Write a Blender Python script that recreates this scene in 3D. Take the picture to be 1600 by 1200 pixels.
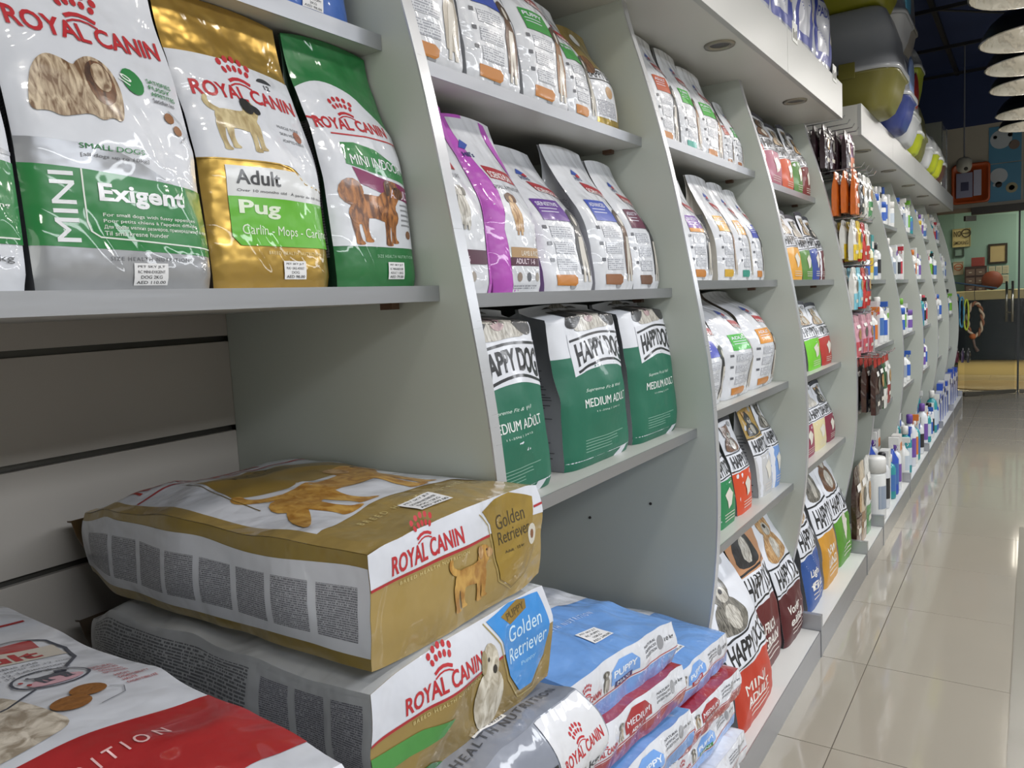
import bpy, bmesh, math, random
from math import sin, cos, pi, radians, sqrt, exp
from mathutils import Vector, Matrix, noise
from mathutils.geometry import tessellate_polygon
for o in list(bpy.data.objects): bpy.data.objects.remove(o)
SC = bpy.context.scene; COL = SC.collection
# ------------------------------------------------------------------ camera, world, exposure
cd = bpy.data.cameras.new('camera'); cam = bpy.data.objects.new('camera', cd); COL.objects.link(cam)
cd.sensor_width = 36.0; cd.lens = 36.0*1202.98/1600.0; cd.clip_start = .02
F_ = Vector((-.55917241, .82298443, -.10011414)); R_ = Vector((.82896944, .55672341, -.05356035)); U_ = Vector((-.01165655, .11294103, .99353332))
m3 = Matrix((R_, U_, -F_)).transposed(); cam.matrix_world = Matrix.Translation((0, 0, 1.3567)) @ m3.to_4x4()
SC.camera = cam
SC.view_settings.view_transform = 'Standard'; SC.view_settings.look = 'None'
SC.view_settings.exposure = -0.22; SC.view_settings.gamma = 1.0; SC.view_settings.use_curve_mapping = False
W = bpy.data.worlds.new('world'); SC.world = W; W.use_nodes = True
W.node_tree.nodes['Background'].inputs[0].default_value = (.75, .85, 1, 1); W.node_tree.nodes['Background'].inputs[1].default_value = .12
def area_light(name, loc, size, energy, color=(1, .97, .92), sy=None, rot=(0, 0, 0)):
    l = bpy.data.lights.new(name, 'AREA'); l.energy = energy; l.color = color; l.size = size
    if sy: l.shape = 'RECTANGLE'; l.size_y = sy
    else: l.shape = 'DISK'
    o = bpy.data.objects.new(name, l); COL.objects.link(o); o.location = loc; o.rotation_euler = rot; return o
LAMPS = [(0.02, y) for y in (.35, 1.1, 1.85, 2.6, 3.35, 4.17, 5.0, 5.6, 6.2, 7.18, 7.78)]
for (x, y) in LAMPS: area_light('pendant_light', (x, y, 2.63), .2, 4.0 if y < 2.4 else 9.0, (1, .955, .90))
# added fill lights out of frame on the right, lifting the dark shelf cavities
area_light('side_fill_light', (1.9, 1.6, 2.5), .8, 185, (.93, .96, 1), sy=4.5)
area_light('side_fill_light', (1.9, 7.2, 2.5), .8, 155, (.93, .96, 1), sy=4.5)
area_light('rear_fill_light', (.6, -2.55, 1.7), 2.6, 80, (.92, .96, 1), sy=1.8, rot=(-pi/2, 0, 0))  # added fill behind the camera, brightens the side panels that face it
area_light('counter_room_light', (.6, 13.6, 2.75), 1.6, 60, (1, .93, .78), sy=1.6)
# ------------------------------------------------------------------ helpers
def lin(c): c /= 255.0; return c/12.92 if c <= .04045 else ((c+.055)/1.055)**2.4
def rgb(c):
    if isinstance(c, str): c = tuple(int(c[i:i+2], 16) for i in (0, 2, 4))
    return (lin(c[0]), lin(c[1]), lin(c[2]), 1)
MC = {}
def M(c, rough=.45, metal=0., bump=0., bscale=30., coat=0., coatr=.08, var=0., vscale=6., emit=0., alpha=None, brushed=False, cbump=0., key=None):
    k = (c, rough, metal, bump, bscale, coat, var, vscale, emit, alpha, brushed, cbump)
    if k in MC: return MC[k]
    m = bpy.data.materials.new('surface'); m.use_nodes = True; nt = m.node_tree; N = nt.nodes; L = nt.links; b = N['Principled BSDF']
    b.inputs['Base Color'].default_value = rgb(c); b.inputs['Roughness'].default_value = rough; b.inputs['Metallic'].default_value = metal
    b.inputs['Coat Weight'].default_value = coat; b.inputs['Coat Roughness'].default_value = coatr
    tc = N.new('ShaderNodeTexCoord')
    mp = N.new('ShaderNodeMapping'); L.new(tc.outputs['Object'], mp.inputs['Vector'])
    if brushed: mp.inputs['Scale'].default_value = (60, 1.5, 60)
    nz = N.new('ShaderNodeTexNoise'); nz.inputs['Scale'].default_value = vscale; nz.inputs['Detail'].default_value = 3; L.new(mp.outputs[0], nz.inputs['Vector'])
    if var > 0:
        mx = N.new('ShaderNodeMix'); mx.data_type = 'RGBA'; a = rgb(c)
        mx.inputs['A'].default_value = tuple(v*(1-var) for v in a[:3])+(1,); mx.inputs['B'].default_value = tuple(min(1, v*(1+var)) for v in a[:3])+(1,)
        L.new(nz.outputs['Fac'], mx.inputs['Factor']); L.new(mx.outputs['Result'], b.inputs['Base Color'])
    else:
        mr = N.new('ShaderNodeMapRange'); mr.inputs['To Min'].default_value = max(0, rough-.06); mr.inputs['To Max'].default_value = min(1, rough+.06)
        L.new(nz.outputs['Fac'], mr.inputs['Value']); L.new(mr.outputs[0], b.inputs['Roughness'])
    if bump > 0 or cbump > 0:
        n2 = N.new('ShaderNodeTexNoise'); n2.inputs['Scale'].default_value = bscale; n2.inputs['Detail'].default_value = 2; L.new(tc.outputs['Object'], n2.inputs['Vector'])
        if bump > 0:
            bp = N.new('ShaderNodeBump'); bp.inputs['Strength'].default_value = bump; bp.inputs['Distance'].default_value = .01
            L.new(n2.outputs['Fac'], bp.inputs['Height']); L.new(bp.outputs[0], b.inputs['Normal'])
        if cbump > 0:
            vo = N.new('ShaderNodeTexNoise'); vo.inputs['Scale'].default_value = 5; vo.inputs['Detail'].default_value = 1.5; vo.inputs['Distortion'].default_value = 2.5
            L.new(tc.outputs['Object'], vo.inputs['Vector'])
            b2 = N.new('ShaderNodeBump'); b2.inputs['Strength'].default_value = cbump; b2.inputs['Distance'].default_value = .03
            L.new(vo.outputs['Fac'], b2.inputs['Height']); L.new(b2.outputs[0], b.inputs['Coat Normal'])
    if emit > 0:
        b.inputs['Emission Color'].default_value = rgb(c); b.inputs['Emission Strength'].default_value = emit
    if alpha is not None:
        b.inputs['Alpha'].default_value = alpha
    m.diffuse_color = rgb(c); MC[k] = m; return m
def film(c, metal=0., rough=.36, coat=.75): return M(c, rough, metal, bump=.35, bscale=24, coat=coat, coatr=.07, cbump=.7)
def foil(c): return M(c, .3, .75, bump=.55, bscale=22, coat=.6, coatr=.08, cbump=.6)
def matte(c): return M(c, .5, 0, bump=.15, bscale=24, coat=.15)
def dotmat(kind, paper, ink, fx, fy, seed=0.):
    k = ('dot', kind, paper, ink, fx, fy)
    if k in MC: return MC[k]
    m = bpy.data.materials.new('printed_'+kind); m.use_nodes = True; nt = m.node_tree; N = nt.nodes; L = nt.links; b = N['Principled BSDF']
    uv = N.new('ShaderNodeTexCoord'); sp = N.new('ShaderNodeSeparateXYZ'); L.new(uv.outputs['UV'], sp.inputs[0])
    def ma(op, a, v=None, c=None):
        n = N.new('ShaderNodeMath'); n.operation = op
        for i, q in enumerate((a, v, c)):
            if q is None: continue
            if isinstance(q, (int, float)): n.inputs[i].default_value = q
            else: L.new(q, n.inputs[i])
        return n.outputs[0]
    mix = N.new('ShaderNodeMix'); mix.data_type = 'RGBA'; mix.inputs['A'].default_value = rgb(paper); mix.inputs['B'].default_value = rgb(ink)
    if kind == 'text':
        row = ma('FLOOR', ma('MULTIPLY', sp.outputs[1], fy)); fr = ma('FRACT', ma('MULTIPLY', sp.outputs[1], fy))
        wx = ma('MULTIPLY', sp.outputs[0], fx)
        cb = N.new('ShaderNodeCombineXYZ'); L.new(wx, cb.inputs[0]); L.new(ma('MULTIPLY', row, 7.31), cb.inputs[1])
        nz = N.new('ShaderNodeTexNoise'); nz.inputs['Scale'].default_value = 1; nz.inputs['Detail'].default_value = 1.5; L.new(cb.outputs[0], nz.inputs['Vector'])
        f = ma('MULTIPLY', ma('LESS_THAN', fr, .62), ma('GREATER_THAN', nz.outputs['Fac'], .43))
        f = ma('MULTIPLY', f, .82)
    else:   # fur: stretched noise streaks
        cb = N.new('ShaderNodeCombineXYZ'); L.new(ma('MULTIPLY', sp.outputs[0], fx), cb.inputs[0]); L.new(ma('MULTIPLY', sp.outputs[1], fy), cb.inputs[1])
        nz = N.new('ShaderNodeTexNoise'); nz.inputs['Scale'].default_value = 1; nz.inputs['Detail'].default_value = 4; nz.inputs['Distortion'].default_value = .8; L.new(cb.outputs[0], nz.inputs['Vector'])
        mr = N.new('ShaderNodeMapRange'); mr.inputs['From Min'].default_value = .36; mr.inputs['From Max'].default_value = .62; L.new(nz.outputs['Fac'], mr.inputs['Value']); f = mr.outputs[0]
    L.new(f, mix.inputs['Factor']); L.new(mix.outputs['Result'], b.inputs['Base Color']); b.inputs['Roughness'].default_value = .4
    b.inputs['Coat Weight'].default_value = .35; b.inputs['Coat Roughness'].default_value = .12
    MC[k] = m; return m
def microtext(paper='D2D5DC', ink='6A6C78', fx=420, fy=260): return dotmat('text', paper, ink, fx, fy)
def fur(c1, c2, fx=160, fy=45): return dotmat('fur', c1, c2, fx, fy)
def link(name, verts, faces, mats, midx=None, parent=None, loc=None, rot=None, smooth=False, uvs=None, flatidx=None):
    me = bpy.data.meshes.new(name); me.from_pydata(verts, [], faces)
    for m in mats: me.materials.append(m)
    if midx: me.polygons.foreach_set('material_index', midx)
    if smooth: me.polygons.foreach_set('use_smooth', [True]*len(faces))
    if uvs:
        ul = me.uv_layers.new(name='UVMap'); flat = []
        for f in faces:
            for v in f: flat += list(uvs[v])
        ul.data.foreach_set('uv', flat)
    me.update(); o = bpy.data.objects.new(name, me); COL.objects.link(o)
    if parent: o.parent = parent
    if loc: o.location = loc
    if rot: o.rotation_euler = rot
    return o
def tag(o, label=None, cat=None, group=None, kind=None):
    if label: o['label'] = label
    if cat: o['category'] = cat
    if group: o['group'] = group
    if kind: o['kind'] = kind
    return o
def thing(name, label, cat, loc=(0, 0, 0), rz=0., group=None, rot=None):
    o = bpy.data.objects.new(name, None); COL.objects.link(o); o.location = loc; o.rotation_euler = rot or (0, 0, rz); o.empty_display_size = .05
    return tag(o, label, cat, group)
def copy_tree(root, loc=None, label=None, group=None):
    r = root.copy(); COL.objects.link(r)
    if loc: r.location = loc
    if label: r['label'] = label
    if group: r['group'] = group
    for ch in list(root.children):
        c = ch.copy(); COL.objects.link(c); c.parent = r
        for g in list(ch.children):
            d = g.copy(); COL.objects.link(d); d.parent = c
    return r
class MB:
    def __init__(s): s.v = []; s.f = []; s.m = []; s.mats = []
    def mi(s, m):
        if m not in s.mats: s.mats.append(m)
        return s.mats.index(m)
    def add(s, vs, fs, m):
        k = len(s.v); s.v += [tuple(v) for v in vs]; i = s.mi(m)
        for f in fs: s.f.append([a+k for a in f]); s.m.append(i)
    def box(s, x0, x1, y0, y1, z0, z1, m, bev=0.):
        if bev <= 0:
            vs = [(x, y, z) for z in (z0, z1) for y in (y0, y1) for x in (x0, x1)]
            s.add(vs, [(0, 2, 3, 1), (4, 5, 7, 6), (0, 1, 5, 4), (2, 6, 7, 3), (0, 4, 6, 2), (1, 3, 7, 5)], m); return
        bm = bmesh.new(); bmesh.ops.create_cube(bm, size=1)
        for v in bm.verts: v.co = Vector(((x0+x1)/2+v.co.x*(x1-x0), (y0+y1)/2+v.co.y*(y1-y0), (z0+z1)/2+v.co.z*(z1-z0)))
        bmesh.ops.bevel(bm, geom=bm.edges[:], offset=bev, segments=2, affect='EDGES', profile=.7)
        bm.verts.index_update(); s.add([v.co[:] for v in bm.verts], [[v.index for v in f.verts] for f in bm.faces], m); bm.free()
    def lathe(s, prof, m, c=(0, 0, 0), n=20, sx=1., sy=1., cap=True):
        vs = []; fs = []
        for r, z in prof:
            for i in range(n): a = 2*pi*i/n; vs.append((c[0]+r*cos(a)*sx, c[1]+r*sin(a)*sy, c[2]+z))
        for k in range(len(prof)-1):
            for i in range(n): j = (i+1) % n; fs.append((k*n+i, k*n+j, (k+1)*n+j, (k+1)*n+i))
        if cap: fs.append(tuple(range(n))[::-1]); fs.append(tuple((len(prof)-1)*n+i for i in range(n)))
        s.add(vs, fs, m)
    def tube(s, pts, r, m, n=8):
        pts = [Vector(p) for p in pts]; vs = []; fs = []; up0 = None
        for i, p in enumerate(pts):
            d = (pts[min(i+1, len(pts)-1)]-pts[max(i-1, 0)]).normalized()
            if up0 is None: up0 = Vector((0, 0, 1)) if abs(d.z) < .9 else Vector((1, 0, 0))
            a = d.cross(up0).normalized(); b = a.cross(d).normalized(); up0 = b
            rr = r[i] if isinstance(r, (list, tuple)) else r
            for k in range(n): t = 2*pi*k/n; vs.append(tuple(p+a*(cos(t)*rr)+b*(sin(t)*rr)))
        for i in range(len(pts)-1):
            for k in range(n): j = (k+1) % n; fs.append((i*n+k, i*n+j, (i+1)*n+j, (i+1)*n+k))
        fs.append(tuple(range(n))[::-1]); fs.append(tuple((len(pts)-1)*n+i for i in range(n)))
        s.add(vs, fs, m)
    def prism(s, poly, y0, y1, m):      # poly in x,z extruded along y
        n = len(poly); vs = [(x, y0, z) for x, z in poly]+[(x, y1, z) for x, z in poly]
        fs = [tuple(range(n))[::-1], tuple(range(n, 2*n))]+[(i, (i+1) % n, n+(i+1) % n, n+i) for i in range(n)]
        s.add(vs, fs, m)
    def build(s, name, parent=None, smooth=False, loc=None, rot=None):
        return link(name, s.v, s.f, s.mats, s.m, parent, loc, rot, smooth)
def sm(a, b, x):
    t = max(0., min(1., (x-a)/(b-a))); return t*t*(3-2*t)
# ------------------------------------------------------------------ text cache
TC = {}
def text_mesh(s, bold=0., shear=0., sp=1.):
    k = (s, bold, shear, sp)
    if k in TC: return TC[k]
    c = bpy.data.curves.new('t', 'FONT'); c.body = s; c.resolution_u = 3; c.offset = bold; c.shear = shear; c.space_character = sp
    o = bpy.data.objects.new('t', c); COL.objects.link(o)
    dg = bpy.context.evaluated_depsgraph_get(); oe = o.evaluated_get(dg); me = oe.to_mesh()
    vs = [(v.co.x, v.co.y) for v in me.vertices]; fs = [tuple(p.vertices) for p in me.polygons]; oe.to_mesh_clear()
    bpy.data.objects.remove(o); bpy.data.curves.remove(c)
    if not vs: TC[k] = ([], []); return TC[k]
    x0 = min(v[0] for v in vs); x1 = max(v[0] for v in vs); y0 = min(v[1] for v in vs); y1 = max(v[1] for v in vs)
    vs = [((x-x0)/(x1-x0), (y-y0)/(y1-y0)) for x, y in vs]; TC[k] = (vs, fs); return TC[k]
# ------------------------------------------------------------------ bag: a deformed box with prints on its faces
def facept(face, p, q):
    if face == 'front': return (2*p-1, -1., 2*q-1)
    if face == 'back': return (1-2*p, 1., 2*q-1)
    if face == 'left': return (-1., 1-2*p, 2*q-1)
    if face == 'right': return (1., 2*p-1, 2*q-1)
    return (2*p-1, 2*q-1, 1.)
class Bag:
    def __init__(s, name, label, cat, group, loc, rz, P, dims, seg, mats, bodyname='body'):
        s.P = P; s.dims = dims; s.step = .010 if max(seg) > 12 else .03;
        if s.step < .02: seg = tuple(max(4, int(dims[i]/(.0085 if i != 1 or dims[1] > .3 else .012))) for i in range(3))
        if max(seg) > 60: seg = tuple(min(60, q) for q in seg)
        s.t = thing(name, label, cat, loc, rz, group)
        nx, ny, nz = seg; idx = {}; V = []; Fc = []; Mi = []
        def vid(a, b, c):
            k = (round(a, 5), round(b, 5), round(c, 5))
            if k not in idx: idx[k] = len(V); V.append(tuple(P(a, b, c)))
            return idx[k]
        def grid(fn, n1, n2, mi):
            for i in range(n1):
                for j in range(n2):
                    q = [fn(2*i/n1-1, 2*j/n2-1), fn(2*(i+1)/n1-1, 2*j/n2-1), fn(2*(i+1)/n1-1, 2*(j+1)/n2-1), fn(2*i/n1-1, 2*(j+1)/n2-1)]
                    Fc.append([vid(*t) for t in q]); Mi.append(mi)
        mm = mats  # front, back, side, top, bottom
        grid(lambda u, v: (u, -1, v), nx, nz, 0); grid(lambda u, v: (-u, 1, v), nx, nz, 1)
        grid(lambda u, v: (-1, -u, v), ny, nz, 2); grid(lambda u, v: (1, u, v), ny, nz, 2)
        grid(lambda u, v: (u, v, 1), nx, ny, 3); grid(lambda u, v: (u, -v, -1), nx, ny, 4)
        s.body = link(bodyname, V, Fc, mm, Mi, s.t, smooth=True)
        me = s.body.data; inv = {v: k for k, v in idx.items()}
        sh = me.attributes.new('sharp_edge', 'BOOLEAN', 'EDGE'); arr = []
        for e in me.edges:
            a = inv[e.vertices[0]]; b = inv[e.vertices[1]]
            n = sum(1 for i in range(3) if abs(abs(a[i])-1) < 1e-4 and abs(a[i]-b[i]) < 1e-4)
            arr.append(n >= 2)
        sh.data.foreach_set('value', arr)
        s.reset()
    def reset(s): s.v = []; s.f = []; s.mi = []; s.uv = []; s.mats = []
    def pt(s, face, p, q, off):
        P = s.P; e = .004
        p_ = min(max(p, e), 1-e); q_ = min(max(q, e), 1-e)
        o = P(*facept(face, p, q)); c0 = P(*facept(face, p_, q_))
        du = P(*facept(face, p_+e, q_))-c0; dv = P(*facept(face, p_, q_+e))-c0
        n = du.cross(dv)
        if n.length < 1e-12: n = Vector((0, -1, 0))
        n.normalize(); return o+n*off
    def mat(s, m):
        if m not in s.mats: s.mats.append(m)
        return s.mats.index(m)
    def size(s, face):
        w, d, h = s.dims
        return {'front': (w, h), 'back': (w, h), 'left': (d, h), 'right': (d, h), 'top': (w, d)}[face]
    def raw(s, face, pts, faces, m, layer=1):
        W_, H_ = s.size(face); k = len(s.v); i = s.mat(m)
        for (p, q) in pts: s.v.append(tuple(s.pt(face, p, q, .0004+.00028*layer if s.step < .02 else .0008+.0006*layer))); s.uv.append((p*W_, q*H_))
        for f in faces: s.f.append([a+k for a in f]); s.mi.append(i)
    def grid(s, face, x0, y0, x1, y1, m, layer=1, fl=None, fh=None, step=None):
        step = min(step or 9, s.step)
        W_, H_ = s.size(face); nx = max(1, int(abs(x1-x0)*W_/step)+1); ny = max(1, int(abs(y1-y0)*H_/step)+1)
        pts = []
        for j in range(ny+1):
            for i in range(nx+1):
                u = x0+(x1-x0)*i/nx; lo = fl(u) if fl else y0; hi = fh(u) if fh else y1; pts.append((u, lo+(hi-lo)*j/ny))
        s.raw(face, pts, [(j*(nx+1)+i, j*(nx+1)+i+1, (j+1)*(nx+1)+i+1, (j+1)*(nx+1)+i) for j in range(ny) for i in range(nx)], m, layer)
    def subdiv(s, face, P2, T, step):
        W_, H_ = s.size(face)
        for _ in range(12):
            out = []; cache = {}; did = False
            def mid(a, b):
                k = (min(a, b), max(a, b))
                if k not in cache: cache[k] = len(P2); P2.append(((P2[a][0]+P2[b][0])/2, (P2[a][1]+P2[b][1])/2))
                return cache[k]
            def ln(a, b): return sqrt(((P2[a][0]-P2[b][0])*W_)**2+((P2[a][1]-P2[b][1])*H_)**2)
            for t in T:
                L = [ln(t[0], t[1]), ln(t[1], t[2]), ln(t[2], t[0])]; mx = max(L)
                if mx > step:
                    did = True; i = L.index(mx); a, b, c = t[i], t[(i+1) % 3], t[(i+2) % 3]; mdd = mid(a, b); out += [(a, mdd, c), (mdd, b, c)]
                else: out.append(t)
            T = out
            if not did: break
        T2 = []
        for (a, b, c) in T:
            ar = (P2[b][0]-P2[a][0])*(P2[c][1]-P2[a][1])-(P2[c][0]-P2[a][0])*(P2[b][1]-P2[a][1])
            T2.append((a, b, c) if ar > 0 else (a, c, b))
        return P2, T2
    def poly(s, face, pts, m, layer=2, smooth=0):
        for _ in range(smooth):
            o = []; n = len(pts)
            for i in range(n):
                a, b = pts[i], pts[(i+1) % n]; o += [(a[0]*.75+b[0]*.25, a[1]*.75+b[1]*.25), (a[0]*.25+b[0]*.75, a[1]*.25+b[1]*.75)]
            pts = o
        tri = tessellate_polygon([[Vector((p, q, 0)) for p, q in pts]])
        P2, T2 = s.subdiv(face, [tuple(p) for p in pts], [tuple(t) for t in tri], s.step*1.3); s.raw(face, P2, T2, m, layer)
    def ell(s, face, cx, cy, rx, ry, m, layer=2, n=14, rot=0., a0=0., a1=360.):
        W_, H_ = s.size(face); c_, s_ = cos(radians(rot)), sin(radians(rot)); pts = []
        for i in range(n):
            t = radians(a0+(a1-a0)*i/(n if a1-a0 == 360 else n-1)); x = rx*cos(t)*W_; y = ry*sin(t)*H_
            pts.append((cx+(x*c_-y*s_)/W_, cy+(x*s_+y*c_)/H_))
        s.poly(face, pts, m, layer)
    def line(s, face, pts, w, m, layer=2):
        W_, H_ = s.size(face); out1 = []; out2 = []; q_ = [pts[0]]
        for a, b in zip(pts, pts[1:]):
            n = max(1, int(sqrt(((b[0]-a[0])*W_)**2+((b[1]-a[1])*H_)**2)/s.step)+1); q_ += [(a[0]+(b[0]-a[0])*i/n, a[1]+(b[1]-a[1])*i/n) for i in range(1, n+1)]
        pts = q_
        for i, (x, y) in enumerate(pts):
            x0, y0 = pts[max(i-1, 0)]; x1, y1 = pts[min(i+1, len(pts)-1)]; dx = (x1-x0)*W_; dy = (y1-y0)*H_; l = sqrt(dx*dx+dy*dy) or 1
            nx, ny = -dy/l*w/2, dx/l*w/2; out1.append((x+nx/W_, y+ny/H_)); out2.append((x-nx/W_, y-ny/H_))
        n = len(pts); s.raw(face, out2+out1, [(i, i+1, n+i+1, n+i) for i in range(n-1)], m, layer)
    def text(s, face, t, x0, y0, w, h, m, layer=3, bold=.02, rot=0., arc=0., shear=0., slope=0., sp=1.):
        if bold > 0 and 'M' in t:      # heavier strokes for words with an M: the same outline laid twice side by side
            if w*s.size(face)[0] > .02:
                k = bold*.55*w/len(t)
                for q_ in (-1, 1): s.text(face, t, x0+(k*q_ if not rot else 0), y0+(0 if not rot else k*q_*s.size(face)[0]/s.size(face)[1]), w, h, m, layer, 0, rot, arc, shear, slope, sp)
            bold = 0
        vs, fs = text_mesh(t, bold, shear, sp); W_, H_ = s.size(face); pts = []
        c_, s_ = cos(radians(rot)), sin(radians(rot))
        for (x, y) in vs:
            if rot: X = x*w*W_; Y = y*h*H_; px = x0+(X*c_-Y*s_)/W_; py = y0+(X*s_+Y*c_)/H_
            else: px = x0+x*w; py = y0+y*h
            py += arc*(1-(2*x-1)**2)+slope*x; pts.append((px, py))
        P2, T2 = s.subdiv(face, pts, [t for f in fs for t in [(f[0], f[i], f[i+1]) for i in range(1, len(f)-1)]], s.step*1.6); s.raw(face, P2, T2, m, layer)
    def lines(s, face, x0, y0, x1, y1, n, m, layer=2, seed=1, fill=.45):
        r = random.Random(seed); hh = (y1-y0)/n
        for i in range(n):
            y = y1-(i+1)*hh+hh*.3; xe = x1-(x1-x0)*r.random()*.25
            s.grid(face, x0, y, xe, y+hh*fill, m, layer)
    def flush(s, name, label=None, parent=None):
        o = link(name, s.v, s.f, s.mats, s.mi, parent or s.t, smooth=True, uvs=s.uv)
        if label: o['label'] = label
        s.reset(); return o
def nz(x, y, z): return noise.noise(Vector((x, y, z)))
def standing(W_, D, H, lean=0., seed=0., bulge=.012, top=.62, amp=.0035, gus=.18, flop=0., taper=.0, skew=0., topx=0.):
    def P(a, b, c):
        v = (c+1)/2; df = 1-.93*sm(top-.25, .97, v); df *= (.93+.07*sm(0, .05, v))
        wf = 1-taper*sm(.5, 1, v)-.02*(1-sm(0, .06, v))
        fb = bulge*sin(pi*min(v/.92, 1))*(1-a*a)
        y = b*(D/2*df+fb)
        y -= (b*D*.10*df)*abs(a)**8
        x = a*(W_/2*wf)
        if abs(a) > .98: x -= a*gus*D*(1-b*b)*sm(.2, .8, v)*(1-sm(.85, 1, v)*.6)
        z = H*v*(1-.02*a*a*v)
        y += lean*v**1.5+flop*sm(.70, 1, v)**1.5
        x += skew*v+topx*sm(.6, 1, v)
        s1 = seed*7.3; f = 9
        n1 = nz(x*f+s1, b*1.7, z*f*.8); cr = exp(-14*nz(x*12+z*8+s1, b+3, z*9-x*5)**2)*.8
        k = sin(pi*min(max(v, 0.03), 1))*.8+.2
        y += -amp*2*n1*k*(1 if b < 0 else -1)*abs(b)+amp*1.2*(cr-.5)*k*abs(b)*(-1 if b < 0 else 1)*.8
        y += .0012*nz(x*20+s1, 5, z*20)*k*-b
        x += amp*.8*nz(z*8+s1, b*2, 9.1)*v
        return Vector((x, y, z))
    return P
def lying(W_, L_, T, seed=0., amp=.005, tx=0., ty=0., bulge=.018, sagf=0., rnd=.0, tail=.8, endr=0.):
    def P(a, b, c):
        tf = 1-tail*sm(.72, 1, b)
        s1 = seed*5.1
        z = c*T/2*tf*(1-.10*(a**4)*(1-rnd))+c*bulge*(1-a*a)*(1-b*b)
        x = a*(W_/2)*(1-.05*sm(.6, 1, b))+a*(bulge*.9)*(1-c*c)*(1-b*b*.6)-a*rnd*T*.25*c*c
        y = b*L_/2+b*bulge*.8*(1-c*c)*(1-a*a*.5)
        if b < 0: y += endr*c*c*abs(b)**6
        z += tx*a+ty*b-sagf*sm(-.55, -1.0, b)*0-sagf*(max(0, -b)**3)
        w = (1-.7*abs(b)**6)
        n1 = nz(x*7+s1, y*6, c*2); cr = exp(-16*nz(x*8+y*4+s1, y*7-x*4, c+4)**2)*.8
        z += amp*(1.6*n1+.9*(cr-.4))*(abs(c))*w*(1 if c > 0 else -.4)
        y += amp*1.1*nz(x*12+s1, z*14, 3+b)*abs(b)*(1-.6*c*c)
        x += amp*1.0*nz(y*9+s1, z*12, 7+a)*abs(a)
        y += -b*amp*.6*(exp(-14*nz(x*11+s1, z*13, 8)**2)*.8-.4)*abs(b)
        return Vector((x, y, z+T/2))
    return P
# ------------------------------------------------------------------ shell
WX = -1.3076
PROF = [(0, -.80), (.12, -.79), (.3, -.745), (.49, -.705), (.6, -.689), (.7, -.679), (.85, -.673), (1.02, -.676), (1.15, -.684), (1.25, -.697), (1.33, -.710), (1.43, -.727), (1.53, -.745), (1.62, -.761), (1.71, -.779), (1.83, -.808), (1.93, -.836), (2.03, -.866), (2.13, -.90)]
def px(z):
    for (z0, x0), (z1, x1) in zip(PROF, PROF[1:]):
        if z <= z1: t = (z-z0)/(z1-z0); return x0+(x1-x0)*t
    return PROF[-1][1]
def px_s(z): return sum(px(min(2.13, max(0, z+d)))*w for d, w in ((-.09, .15), (-.045, .22), (0, .26), (.045, .22), (.09, .15)))
PROF = [(2.13*i/48, px_s(2.13*i/48)) for i in range(49)]
m_floor = M('969084', .09, 0, var=.06, vscale=2.2, coat=.3, coatr=.03)
m_grout = M('6E675C', .7)
fl = MB(); fl.box(-2.2, 4.2, -2.6, 18, -.06, -.004, m_grout); floor = fl.build('floor'); tag(floor, kind='structure')
tile = MB(); tile.box(0, .5975, 0, .5975, -.0035, 0, m_floor, bev=.0012); t0 = tile.build('tile', floor)
first = True
for i in range(-1, 6):
    for j in range(-7, 27):
        x = -.4804+.6*i+.001; y = 2.2921+.6*(j-4)+.001
        if x > 3.2: continue
        if first: o = t0; first = False
        else: o = t0.copy(); COL.objects.link(o); o.parent = floor
        o.location = (x, y, 0)
m_wall = M('A9A69C', .75, var=.05, vscale=3)
m_navy = M('26345A', .8, var=.15, vscale=2)
def wallbox(name, a, m): b = MB(); b.box(*a, m); return tag(b.build(name), kind='structure')
wallbox('wall_left', (WX-.14, WX-.04, -2.6, 18, 0, 3.2), m_wall)
wallbox('wall_right', (3.9, 4.0, -2.6, 18, 0, 3.9), M('B5B2A8', .75))
wallbox('wall_back', (-2.2, 4.2, -2.7, -2.6, 0, 3.9), M('B5B2A8', .75))
wallbox('ceiling', (-2.2, 4.2, -2.7, 18, 3.9, 4.0), m_navy)
wallbox('wall_upper_left', (WX-.14, WX-.04, -2.6, 10.9, 3.2, 3.9), m_navy)
# black lighting grid hung below the blue ceiling
m_blk = M('15161A', .5)
g = thing('ceiling_truss', 'black steel lighting grid hung under the dark blue ceiling', 'truss', (0, 0, 3.75))
for x in (-.75, .45): b = MB(); b.box(x-.02, x+.02, .5, 10.6, -.02, .02, m_blk); b.build('rail', g)
for y in (4.0, 5.3, 6.6, 7.9, 9.2, 10.4): b = MB(); b.box(-1.2, 1.2, y-.015, y+.015, -.05, -.02, m_blk); b.build('crossbar', g)
for (y0, y1) in ((5.3, 6.6), (6.6, 7.9), (7.9, 9.2)): b = MB(); b.tube([(-.75, y0, -.03), (.45, y1, -.03)], .01, m_blk); b.build('brace', g)
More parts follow.
